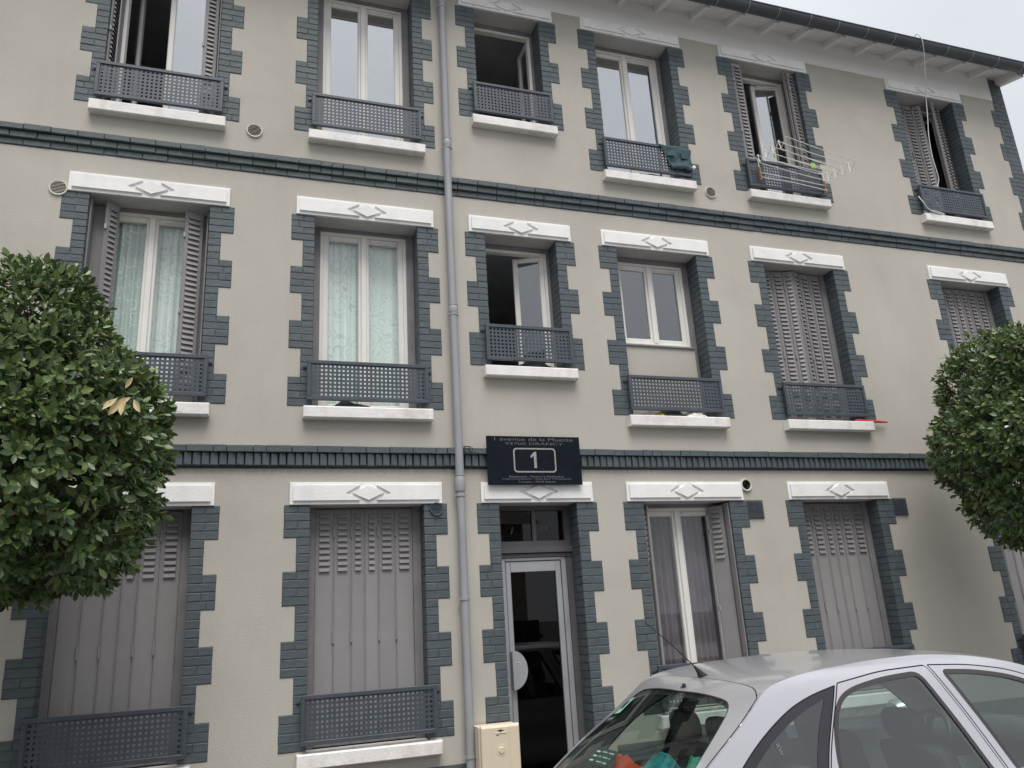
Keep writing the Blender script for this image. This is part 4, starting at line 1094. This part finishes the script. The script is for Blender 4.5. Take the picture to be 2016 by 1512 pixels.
def PTOP(X, y):
    wr = SW(X, ZR_(X)); u = min(abs(y) / wr, 1.0)
    return (X, y, ZC_(X) - (ZC_(X) - ZR_(X)) * u ** 2.5)
def PSIDE(X, z, s, off=0.0): return (X, s * (SW(X, z) + off), z)
def resample(poly, d, closed=True):
    out = []; n = len(poly)
    for i in range(n if closed else n - 1):
        a, b = Vector(poly[i]), Vector(poly[(i + 1) % n]); k = max(1, int((b - a).length / d + .5))
        for j in range(k): out.append(tuple(a + (b - a) * (j / k)))
    if not closed: out.append(tuple(poly[-1]))
    return out
def inside(p, poly):
    x, y = p; c = False; n = len(poly); j = n - 1
    for i in range(n):
        if (poly[i][1] > y) != (poly[j][1] > y) and x < (poly[j][0] - poly[i][0]) * (y - poly[i][1]) / (poly[j][1] - poly[i][1]) + poly[i][0]: c = not c
        j = i
    return c
def offset_poly(poly, d):
    """move inwards by d (any orientation)"""
    n = len(poly); ar = sum(poly[i][0] * poly[(i + 1) % n][1] - poly[(i + 1) % n][0] * poly[i][1] for i in range(n)); sg = 1 if ar > 0 else -1
    out = []
    for i in range(n):
        a, b, c = Vector(poly[i - 1]), Vector(poly[i]), Vector(poly[(i + 1) % n])
        n1 = Vector((-(b - a).y, (b - a).x)).normalized() * sg; n2 = Vector((-(c - b).y, (c - b).x)).normalized() * sg
        m_ = (n1 + n2); m_ = m_.normalized() if m_.length > 1e-6 else n1
        k = d / max(.45, m_.dot(n1)); out.append(tuple(b + m_ * k))
    return out
def roundp(poly, r, n=5):
    """round every corner; r may be a list"""
    out = []; m_ = len(poly)
    for i in range(m_):
        ri = r[i] if isinstance(r, (list, tuple)) else r
        a, b, c = Vector(poly[i - 1]), Vector(poly[i]), Vector(poly[(i + 1) % m_])
        if ri <= 0: out.append(tuple(b)); continue
        l1, l2 = min(ri, (a - b).length * .48), min(ri, (c - b).length * .48)
        p, q = b + (a - b).normalized() * l1, b + (c - b).normalized() * l2
        for k in range(n + 1):
            t = k / n; out.append(tuple((1 - t) ** 2 * p + 2 * t * (1 - t) * b + t * t * q))
    return out
def patch(outer, holes, d, fmap, extra=()):
    pts = [Vector(p) for p in outer]; edges = [(i, (i + 1) % len(outer)) for i in range(len(outer))]
    for h in holes:
        b = len(pts); pts += [Vector(p) for p in h]; edges += [(b + i, b + (i + 1) % len(h)) for i in range(len(h))]
    xs_ = [p[0] for p in outer]; ys_ = [p[1] for p in outer]
    for p in extra:
        if inside(p, outer) and not any(inside(p, h) for h in holes): pts.append(Vector(p))
    bd = np.array([tuple(p) for p in pts])
    for gx in np.arange(min(xs_) + d * .5, max(xs_), d):
        for gy in np.arange(min(ys_) + d * .5, max(ys_), d):
            p = (gx, gy)
            if inside(p, outer) and not any(inside(p, h) for h in holes) and np.min((bd[:, 0] - gx) ** 2 + (bd[:, 1] - gy) ** 2) > (d * .45) ** 2: pts.append(Vector(p))
    r = delaunay_2d_cdt(pts, edges, [], 0, 1e-6)
    v2, tri = r[0], r[2]
    fs = []
    for t in tri:
        cx = sum(v2[i].x for i in t) / 3; cy = sum(v2[i].y for i in t) / 3
        if inside((cx, cy), outer) and not any(inside((cx, cy), h) for h in holes): fs.append(tuple(t))
    return [fmap(v.x, v.y) for v in v2], fs
def solid_patch(outer, holes, d, fmap, m, name, parent, thick=0.0, merge=None):
    q = MB(); q.add(*patch(outer, holes, d, fmap))
    return q.build(name, m, parent, True, fix=True)

paint = M['paint'] = mat('silver_car_paint', (0.57, 0.57, 0.60), 0.28, metal=.6, var=.015, vscale=2, coat=.7, spec=.5, dirt=(0.5, 0.49, 0.48), dscale=(6, 6, 6), damt=.12)
M['seal'] = mat('window_seal', (0.045, 0.04, 0.042), .55, var=.1)
M['frit'] = mat('glass_border', (0.028, 0.028, 0.034), .25, var=.1)
M['cglass'] = glass_mat('car_glass', (.70, .81, .77), .17, 1.5)
M['tglass'] = glass_mat('tailgate_glass', (.60, .68, .63), .05, 1.5)
M['lining'] = mat('car_lining', (.33, .33, .335), .9, var=.06)
M['seat'] = mat('seat_cloth', (.07, .075, .08), .9, var=.15, vscale=8)
M['tyre'] = mat('tyre', (.02, .02, .02), .85); M['rim'] = mat('wheel_rim', (.45, .45, .47), .35, metal=.7)
M['lampred'] = mat('tail_lamp', (.35, .01, .01), .15, coat=.8); M['lampclear'] = mat('head_lamp', (.6, .6, .62), .12, coat=.8)
M['bumper'] = mat('bumper_plastic', (.46, .46, .49), .45, var=.03)
CARX, CARY = 1.55, -2.83
K = empty('parked_car', (CARX, CARY, ROAD))
tag(K, 'silver five door car parked at the kerb before the entrance door', 'car')
# ---- outlines in the side view (X, z)
topline = [(x, ZR_(x)) for x in np.linspace(.03, 4.25, 110)]
def arch(cx, r=.335): return [(cx + r * math.cos(t), .31 + r * math.sin(t)) for t in np.linspace(math.pi + .25, -.25, 18)]
bot = [(.03, .30)] + [(.3, .24)] + arch(.72) + [(1.3, .2), (2.9, .2)] + arch(3.47) + [(4.0, .24), (4.25, .34)]
side_outer = resample(bot, .05, False) + list(reversed(topline))
qwin = roundp([(1.478, 1.522), (1.30, 1.487), (1.14, 1.434), (.94, 1.325), (.77, 1.195), (.65, 1.07), (.60, .985), (1.228, .985), (1.258, 1.155)], [.012, .08, .1, .1, .1, .08, .04, .03, .2])
rdoor = roundp([(1.492, 1.531), (1.80, 1.569), (2.131, 1.577), (2.27, 1.29), (2.395, .985), (2.42, .62), (2.38, .27), (1.30, .27), (1.14, .62), (1.235, .985), (1.265, 1.155)], [.012, .1, .02, .1, .1, .2, .06, .25, .2, .1, .2])
fdoor = roundp([(2.143, 1.5775), (2.42, 1.562), (2.70, 1.518), (2.93, 1.44), (3.22, 1.265), (3.52, 1.03), (3.50, .70), (3.18, .27), (2.40, .27), (2.432, .62), (2.407, .985), (2.282, 1.29)], [.02, .1, .1, .1, .1, .06, .2, .12, .06, .2, .1, .1])
rwin = roundp([(1.53, 1.50), (1.80, 1.540), (2.06, 1.552), (2.19, 1.29), (2.315, 1.0), (1.305, 1.0), (1.335, 1.235), (1.42, 1.42)], [.13, .1, .06, .1, .03, .03, .15, .1])
fwin = roundp([(2.215, 1.548), (2.45, 1.532), (2.70, 1.488), (2.93, 1.405), (3.18, 1.245), (3.42, 1.045), (3.38, 1.0), (2.455, 1.0), (2.36, 1.24)], [.05, .1, .1, .1, .1, .03, .03, .03, .1])
for pl_ in ('qwin', 'rdoor', 'fdoor', 'rwin', 'fwin'): globals()[pl_] = resample(globals()[pl_], .025)
tg_half = [(.06, SW(.06, ZR_(.06)) - .02)] + [(x, SW(x, ZR_(x)) - .012) for x in np.linspace(.15, .985, 24)] + [(1.018, .60), (1.035, .55), (1.042, .48), (1.046, .4), (1.048, .2), (1.048, 0)]
tgate = [(x, -y) for x, y in tg_half] + [(x, y) for x, y in reversed(tg_half[:-1])]
tg_glass = roundp([(.905, 0), (.915, -.30), (.915, -.53), (.72, -.61), (.50, -.685), (.27, -.735), (.22, -.35), (.215, 0), (.22, .35), (.27, .735), (.50, .685), (.72, .61), (.915, .53), (.915, .30)], [0, .1, .085, .1, .1, .07, .1, 0, .1, .07, .1, .1, .085, .1])
wshield = roundp([(2.985, 0), (2.975, -.30), (2.95, -.50), (3.3, -.60), (3.68, -.70), (3.735, -.4), (3.75, 0), (3.735, .4), (3.68, .70), (3.3, .60), (2.95, .50), (2.975, .30)], [0, .1, .06, .2, .06, .1, 0, .1, .06, .2, .06, .1])
tgate = resample(tgate, .03); tg_glass = resample(tg_glass, .03); wshield = resample(wshield, .04)
XR_ = np.linspace(.03, 4.25, 110)
side_rows = [(x, ZR_(x) - d_) for d_ in (.008, .018, .03, .045) for x in XR_]
top_rows = [(x, sg * (SW(x, ZR_(x)) - d_)) for d_ in (.012, .028, .05) for x in XR_ for sg in (-1, 1)]
body = MB()
for s in (-1, 1): body.add(*patch(side_outer, [qwin, rdoor, fdoor], .04, lambda X, z, s=s: PSIDE(X, z, s), side_rows))
top_outer = [(x, -SW(x, ZR_(x))) for x in np.linspace(.03, 4.25, 110)] + [(x, SW(x, ZR_(x))) for x in reversed(np.linspace(.03, 4.25, 110))]
body.add(*patch(top_outer, [tgate, wshield], .05, PTOP, top_rows))
me = body.mesh('body', paint, fix=False)
bmm = bmesh.new(); bmm.from_mesh(me); bmesh.ops.recalc_face_normals(bmm, faces=bmm.faces); bmm.to_mesh(me); bmm.free()
me.polygons.foreach_set('use_smooth', [True] * len(me.polygons)); me.update()
link('body', me, K)
# ---- inner lining, same openings, 2 cm inside
ln = MB(); sh_ = .026
for s in (-1, 1): ln.add(*patch(side_outer, [offset_poly(qwin, .03), offset_poly(rwin, .028), offset_poly(fwin, .028)], .07, lambda X, z, s=s: PSIDE(X, z, s, -sh_)))
def PIN(X, y):
    q = PTOP(X, y * 1.0); return (q[0] + .012 * (1 if X < 1 else 0), q[1] * .965, q[2] - .028)
ln.add(*patch(top_outer, [offset_poly(tg_glass, .01), offset_poly(wshield, .01)], .07, PIN))
ln.build('lining', M['lining'], K, True, fix=False)
# ---- doors, seals, glass
def ring(outer, inner, fmap):
    n = len(outer); return [fmap(*p) for p in outer] + [fmap(*p) for p in inner], [(i, (i + 1) % n, n + (i + 1) % n, n + i) for i in range(n)]
for s in (-1, 1):
    for dn, wn, nm in ((rdoor, rwin, 'rear'), (fdoor, fwin, 'front')):
        D_ = solid_patch(resample(offset_poly(dn, .006), .025), [wn], .05, lambda X, z, s=s: PSIDE(X, z, s, .001), paint, 'door', K)
        MB().add(*ring(offset_poly(dn, -.012), offset_poly(dn, .018), lambda X, z: PSIDE(X, min(z, 1.625), s, -.006))).build('gap_shade_strip', M['black'], D_, True, fix=False)  # black strip added behind the door gap, stands in for its shade
        i1 = offset_poly(wn, .009); i2 = offset_poly(wn, .024)
        sq = MB(); sq.add(*ring(wn, i1, lambda X, z: PSIDE(X, z, s, .003))); sq.add(*ring(i1, i2, lambda X, z: PSIDE(X, z, s, .0035))); sq.add(*ring(i2, i2, lambda X, z: PSIDE(X, z, s, .0)))
        sq.add(*ring([p for p in i2], [p for p in offset_poly(wn, .0245)], lambda X, z: PSIDE(X, z, s, -.004)))
        sq.build('window_seal', M['seal'], D_, True, fix=False)
        solid_patch(resample(offset_poly(wn, .022), .03), [], .09, lambda X, z, s=s: PSIDE(X, z, s, -.004), M['cglass'], 'glass_pane', D_)
        hx = 1.42 if nm == 'rear' else 2.62
        hb = MB(); hb.tube([PSIDE(hx, .9, s, .0), PSIDE(hx + .02, .9, s, .03), PSIDE(hx + .14, .9, s, .032), PSIDE(hx + .17, .9, s, .0)], .013, 8); hb.build('handle', M['seal'], D_, True)
    qi = [(p if True else p) for p in offset_poly(qwin, .03)]
    gl = [(1.405, 1.43), (1.36, 1.425), (1.27, 1.38), (1.05, 1.285), (.86, 1.17), (.72, 1.05), (.69, .985), (1.145, .985), (1.165, 1.12), (1.20, 1.25)]
    gl = resample(roundp([(1.20, 1.432), (1.10, 1.375), (.93, 1.26), (.78, 1.13), (.70, 1.02), (.69, .997), (1.165, .997), (1.175, 1.15), (1.215, 1.36), (1.235, 1.435)] if False else
                         [(1.378, 1.462), (1.25, 1.422), (1.13, 1.372), (.955, 1.275), (.81, 1.155), (.71, 1.05), (.69, .998), (1.165, .998), (1.195, 1.155), (1.285, 1.331), (1.368, 1.445)], [.02, .1, .1, .1, .1, .06, .03, .02, .1, .1, .02]), .03)
    fr = solid_patch(resample(offset_poly(qwin, .007), .025), [gl], .05, lambda X, z: PSIDE(X, z, s, -.001), M['frit'], 'quarter_window', K)
    solid_patch(gl, [], .09, lambda X, z: PSIDE(X, z, s, -.003), M['cglass'], 'glass_pane', fr)
    MB().add(*ring(offset_poly(qwin, -.010), offset_poly(qwin, .014), lambda X, z: PSIDE(X, z, s, -.006))).build('gap_shade_strip', M['black'], fr, True, fix=False)  # same black strip, painted shade for the gap round the quarter window
    # mirrors
    mr_ = MB(); c0 = Vector(PSIDE(3.30, 1.08, s, .0))
    mr_.lathe([(0, -.05), (.06, -.045), (.085, -.01), (.088, .05)], 'y', (0, 0, 0), 16); mr_.v = [(y * 1.1 + c0.x, c0.y + s * (.13 + z * 1.15 * s), c0.z + x * .95 + .03) for x, y, z in mr_.v]
    mr_.cyl(tuple(c0), tuple(c0 + Vector((0, s * .08, .02))), .025, .02, 8); mr_.build('mirror', paint, K, True)
# ---- tailgate
TG = solid_patch(resample(offset_poly(tgate, .006), .03), [tg_glass], .05, lambda X, y: (PTOP(X, y)[0], y, PTOP(X, y)[2] + .001), paint, 'tailgate', K)
MB().add(*ring(offset_poly(tgate, -.010), offset_poly(tgate, .018), lambda X, y: (X, y, PTOP(X, y)[2] - .006))).build('gap_shade_strip', M['black'], TG, True, fix=False)  # black strip in place of the shade inside the tailgate gap
i1 = offset_poly(tg_glass, .006)
sq = MB(); sq.add(*ring(tg_glass, i1, lambda X, y: (X, y, PTOP(X, y)[2] + .001))); sq.add(*ring(i1, offset_poly(tg_glass, .008), lambda X, y: (X, y, PTOP(X, y)[2] - .006)))
sq.build('glass_seal', M['seal'], TG, True, fix=False)
TGG = solid_patch(resample(offset_poly(tg_glass, .004), .03), [], .06, lambda X, y: (X, y, PTOP(X, y)[2] - .0035), M['tglass'], 'glass_pane', TG)
nz_ = MB().lathe([(0, .018), (.006, .017), (.010, .010), (.010, -.004)], 'z', (0, 0, 0), 10); nz_.lathe([(0, .018), (.006, .017), (.010, .010), (.010, -.004)], 'z', (.004, .014, 0), 10); nz_.cyl((-.022, .007, -.004), (0, .007, .004), .003, .008, 8)
q = PTOP(.935, 0); nz_.build('washer_nozzle', M['black'], TG, True, loc=(q[0], q[1] - .007, q[2] + .004))
# stickers on the tailgate glass
def sticker(X0, X1, y0, y1, m, nm, up=.0015):
    q = MB(); n = 4
    vs = [(X0 + (X1 - X0) * i / n, y0 + (y1 - y0) * j / n) for i in range(n + 1) for j in range(n + 1)]
    q.add([(X, y, PTOP(X, y)[2] - .0035 + up) for X, y in vs], [(i * (n + 1) + j, i * (n + 1) + j + 1, (i + 1) * (n + 1) + j + 1, (i + 1) * (n + 1) + j) for i in range(n) for j in range(n)])
    return q.build(nm, m, TG, False, fix=False)
M['stk'] = mat('green_sticker', (.25, .52, .42), .4, var=.2, vscale=30); M['stkd'] = mat('dark_sticker', (.02, .05, .04), .4); M['stkw'] = mat('sticker_print', (.42, .48, .44), .5)
sticker(.74, .86, .50, .585, M['stk'], 'sticker'); sticker(.775, .83, .525, .56, M['stkd'], 'sticker_print', .003)
sticker(.675, .72, .50, .60, M['stkd'], 'sticker'); sticker(.695, .70, .51, .59, M['stkw'], 'sticker_print', .003)
sticker(.405, .50, .05, .31, M['stkd'], 'sticker')
pr = MB()
for r_ in range(3):
    for c in range(9):
        if (r_ * 7 + c) % 5 == 4: continue
        X0, y0 = .476 - r_ * .028, .215 - c * .017; pr.add([(X0 + a, y0 + b, PTOP(X0 + a, y0 + b)[2] + .0005) for a, b in ((0, 0), (.007, 0), (.007, -.010), (0, -.010))], [(0, 1, 2, 3)])
for c in range(3): X0, y0 = .42 + c * .026, .295; pr.add([(X0 + a, y0 + b, PTOP(X0 + a, y0 + b)[2] + .0005) for a, b in ((0, 0), (.008, 0), (.008, -.05), (0, -.05))], [(0, 1, 2, 3)])
pr.build('sticker_print', M['stkw'], TG, fix=False)
# ---- windscreen, aerial
sp = solid_patch(resample(offset_poly(wshield, .003), .04), [], .09, lambda X, y: (X, y, PTOP(X, y)[2] - .003), M['cglass'], 'windscreen', K)
AX = 1.075; az = ZC_(AX)
ae = MB().lathe([(.024, -.012), (.022, .0), (.014, .02), (.008, .045), (.005, .06)], 'z', (0, 0, 0), 14)
ae.v = [(x * 1.7 - z * .9, y, z) for x, y, z in ae.v]
ae.tube([(-.05, 0, .055), (-.19, 0, .19), (-.345, 0, .322)], .0042, 7, .0022)
ae.build('aerial', M['black'], K, True, loc=(AX, 0, az))
# ---- roof gutter lines (ditch mouldings) and lamps, bumpers, wheels
for s in (-1, 1):
    lamp = resample(roundp([(.06, .72), (.06, .9), (.17, 1.0), (.30, .93), (.24, .74)], .03), .03)
    solid_patch(lamp, [], .05, lambda X, z: PSIDE(X, z, s, .004), M['lampred'], 'tail_lamp', K)
    hl = resample(roundp([(3.92, .66), (3.86, .84), (4.06, .83), (4.22, .70), (4.22, .62)], .03), .03)
    solid_patch(hl, [], .05, lambda X, z: PSIDE(X, z, s, .004), M['lampclear'], 'headlamp', K)
def bumper(front):
    m_ = MB(); prof = [(.24, -.02), (.30, .025), (.42, .05), (.52, .052), (.60, .03), (.64, .0)]
    path = [(.55, .873), (.3, .845), (.12, .79), (.03, .68), (-.005, .45), (-.02, .2), (-.025, 0)]
    path = path + [(x, -y) for x, y in reversed(path[:-1])]
    vs = []; np_ = len(path)
    for z, o_ in prof:
        for i, (x, y) in enumerate(path):
            a, b = Vector(path[max(i - 1, 0)]), Vector(path[min(i + 1, np_ - 1)]); t = (b - a).normalized(); nn = Vector((t.y, -t.x))
            if nn.x > 0 and abs(y) < .5: nn = -nn
            if nn.y * y < 0: nn = -nn
            e_ = o_ * (1 if 0 < i < np_ - 1 else .3)
            X = x + nn.x * e_; Y = y + nn.y * e_
            vs.append(((4.25 - X) if front else X, Y * (.9 if front and abs(y) > .6 else 1), z))
    m_.add(vs, [(k * np_ + i, k * np_ + i + 1, (k + 1) * np_ + i + 1, (k + 1) * np_ + i) for k in range(len(prof) - 1) for i in range(np_ - 1)])
    return m_.build('bumper', M['bumper'], K, True, fix=False)
bumper(False); bumper(True)
ty = MB().lathe([(.19, -.09), (.295, -.095), (.31, -.08), (.312, .08), (.295, .095), (.19, .09)], 'y', n=32).mesh('tyre', M['tyre'], True)
rimm = MB().lathe([(.0, -.05), (.05, -.055), (.06, -.04), (.15, -.045), (.175, -.07), (.195, -.085), (.195, .08)], 'y', n=32)
for k in range(5):
    a = 2 * math.pi * k / 5; rimm.cyl((.05 * math.cos(a), -.055, .05 * math.sin(a)), (.17 * math.cos(a), -.068, .17 * math.sin(a)), .026, .02, 6)
rimm = rimm.mesh('rim', M['rim'], True)
for X in (.72, 3.47):
    for s in (-1, 1):
        wv = empty('wheel', (X, s * .765, .312), 0 if s < 0 else math.pi); wv.parent = K; link('tyre', ty, wv); link('rim', rimm, wv)
MB().box(.25, 4.0, -.74, .74, .22, .30).build('floor_pan', M['lining'], K)
# ---- interior
def seat(X, y, rear=False):
    s = empty('seat', (X, y, 0)); s.parent = K
    hw = .235
    def pad(x0, x1, z0, z1, lean, nm, r=.06, w_=hw):
        q = MB(); pr_ = rrect(w_, (z1 - z0) / 2, r, 0, 0)
        n = len(pr_); vs = []
        for d_, sc in ((0, .88), (.02, 1.0), (x1 - x0 - .02, 1.0), (x1 - x0, .88)):
            for a, b in pr_: vs.append((x0 + d_ - lean * (b + (z1 - z0) / 2) , a * sc, (z0 + z1) / 2 + b * (.96 if sc < 1 else 1)))
        q.add(vs, [(k * n + i, k * n + (i + 1) % n, (k + 1) * n + (i + 1) % n, (k + 1) * n + i) for k in range(3) for i in range(n)] + [tuple(range(n)), tuple(range(3 * n, 4 * n))])
        return q.build(nm, M['seat'], s, True)
    pad(-.12, .02, .50, 1.14, .30, 'backrest')
    pad(-.32, -.235, 1.16, 1.33, .10, 'headrest', .07, .14)
    hp_ = MB(); 
    for yy in (-.06, .06): hp_.cyl((-.25, yy, 1.08), (-.27, yy, 1.2), .007, n=6)
    hp_.build('headrest_posts', M['rim'], s)
    q = MB().cbox(-.02, .46, -hw, hw, .36, .52, .03); q.build('cushion', M['seat'], s)
seat(2.42, -.38); seat(2.42, .38); seat(1.45, -.44); seat(1.45, 0); seat(1.45, .44)
MB().tube([(3.25, -.72, .93), (3.32, -.3, 1.0), (3.35, 0, 1.02), (3.32, .3, 1.0), (3.25, .72, .93)], .13, 12).build('dashboard', M['seat'], K, True)
sw_ = MB(); sw_.tube([(.19 * math.cos(t), .19 * math.sin(t), 0) for t in np.linspace(0, 2 * math.pi, 33)], .016, 8); sw_.box(-.18, .18, -.02, .02, -.01, .01); sw_.box(-.02, .02, -.18, 0, -.01, .01)
o = sw_.build('steering_wheel', M['black'], K, True, loc=(3.02, .38, 1.0)); o.rotation_euler = (R(90), R(0), R(-90)); o.rotation_euler = (Matrix.Rotation(R(-62), 3, 'Y')).to_euler()
MB().box(.32, 1.16, -.66, .66, .915, .935).build('parcel_shelf', M['lining'], K)
MB().cbox(2.70, 2.74, -.11, .11, 1.44, 1.50, .01).build('rear_view_mirror', M['black'], K)
# ---- clutter on the parcel shelf
ZS = ROAD + .937
M['cl1'] = mat('orange_red_cloth', (.62, .075, .035), .8, var=.15, vscale=10); M['cl2'] = mat('teal_printed_cloth', (.015, .20, .23), .75, var=.7, vscale=18)
M['cl3'] = mat('green_bag', (.02, .22, .15), .6, var=.5, vscale=12)
def cx(X): return CARX + X
crumple('cloth', cx(.42), cx(.75), CARY - .02, CARY + .27, ZS + .03, .25, M['cl1'], 'orange red cloth heaped behind the car rear window', 'cloth', 11, 12)
crumple('cloth', cx(.40), cx(.86), CARY - .40, CARY + .03, ZS + .06, .24, M['cl2'], 'teal printed cloth heaped behind the car rear window', 'cloth', 12, 14)
crumple('shopping_bag', cx(.52), cx(.80), CARY - .62, CARY - .42, ZS + .03, .34, M['cl3'], 'green shopping bag in the corner of the car rear window', 'bag', 13, 10)
o = MB().box(-.06, .06, -.002, .002, -.018, .018).build('paper_slip', M['cable'], loc=(cx(.50), CARY - .32, ZS + .17)); o.rotation_euler = (R(40), R(-35), R(10)); tag(o, 'white paper slip on the teal cloth inside the car', 'paper')
# lettering on the side glass, seen on the rear quarter window
for s in (-1,):
    rot = Matrix.Rotation(R(90), 4, 'X') @ Matrix.Rotation(R(-80), 4, 'Z')
    tx = text_part('IEW', .030, 1.0, 1.285, 0, K, M['stkw'], 1.0, 'window_lettering', 'LEFT', rot)
    for v in tx.data.vertices: v.co.y = -(SW(v.co.x, v.co.z) + .0015)

# ------------------------------------------------------------------ far side of the street (seen in the window reflections)
HO = empty('opposite_house', (2.0, -15, PAV)); tag(HO, 'plain rendered house across the street, mirrored in the entrance door', 'building')
MB().box(-7, 6, -8, 0, 0, 4.6).build('wall', M['house2'], HO)
rf = MB().add([(-7.4, .5, 4.5), (6.4, .5, 4.5), (6.4, -4, 6.6), (-7.4, -4, 6.6), (-7.4, -8.5, 4.5), (6.4, -8.5, 4.5)], [(0, 1, 2, 3), (3, 2, 5, 4)]); rf.build('roof', M['tile'], HO, fix=False)
for x in (-4.5, -1.0, 2.6):
    wn = MB().box(x - .5, x + .5, -.02, .05, 1.2, 2.8).build('window', M['pvc'], HO); MB().box(x - .42, x + .42, .05, .06, 1.28, 2.72).build('glass_pane', M['glassdark'], wn)
FE = empty('plank_fence', (2.0, -12.2, PAV)); tag(FE, 'dark wooden plank fence across the street, mirrored in the entrance door', 'fence')
pk = MB().cbox(-.075, .075, -.012, .012, 0, 1.75, .004).mesh('plank', M['plank'])
for i in range(90): link('plank', pk, FE, (-9 + i * .16, 0, 0))
MB().box(-9.1, 5.4, -.06, -.014, 1.3, 1.4).build('rail', M['plank'], FE); MB().box(-9.1, 5.4, -.06, -.014, .3, .4).build('rail', M['plank'], FE)
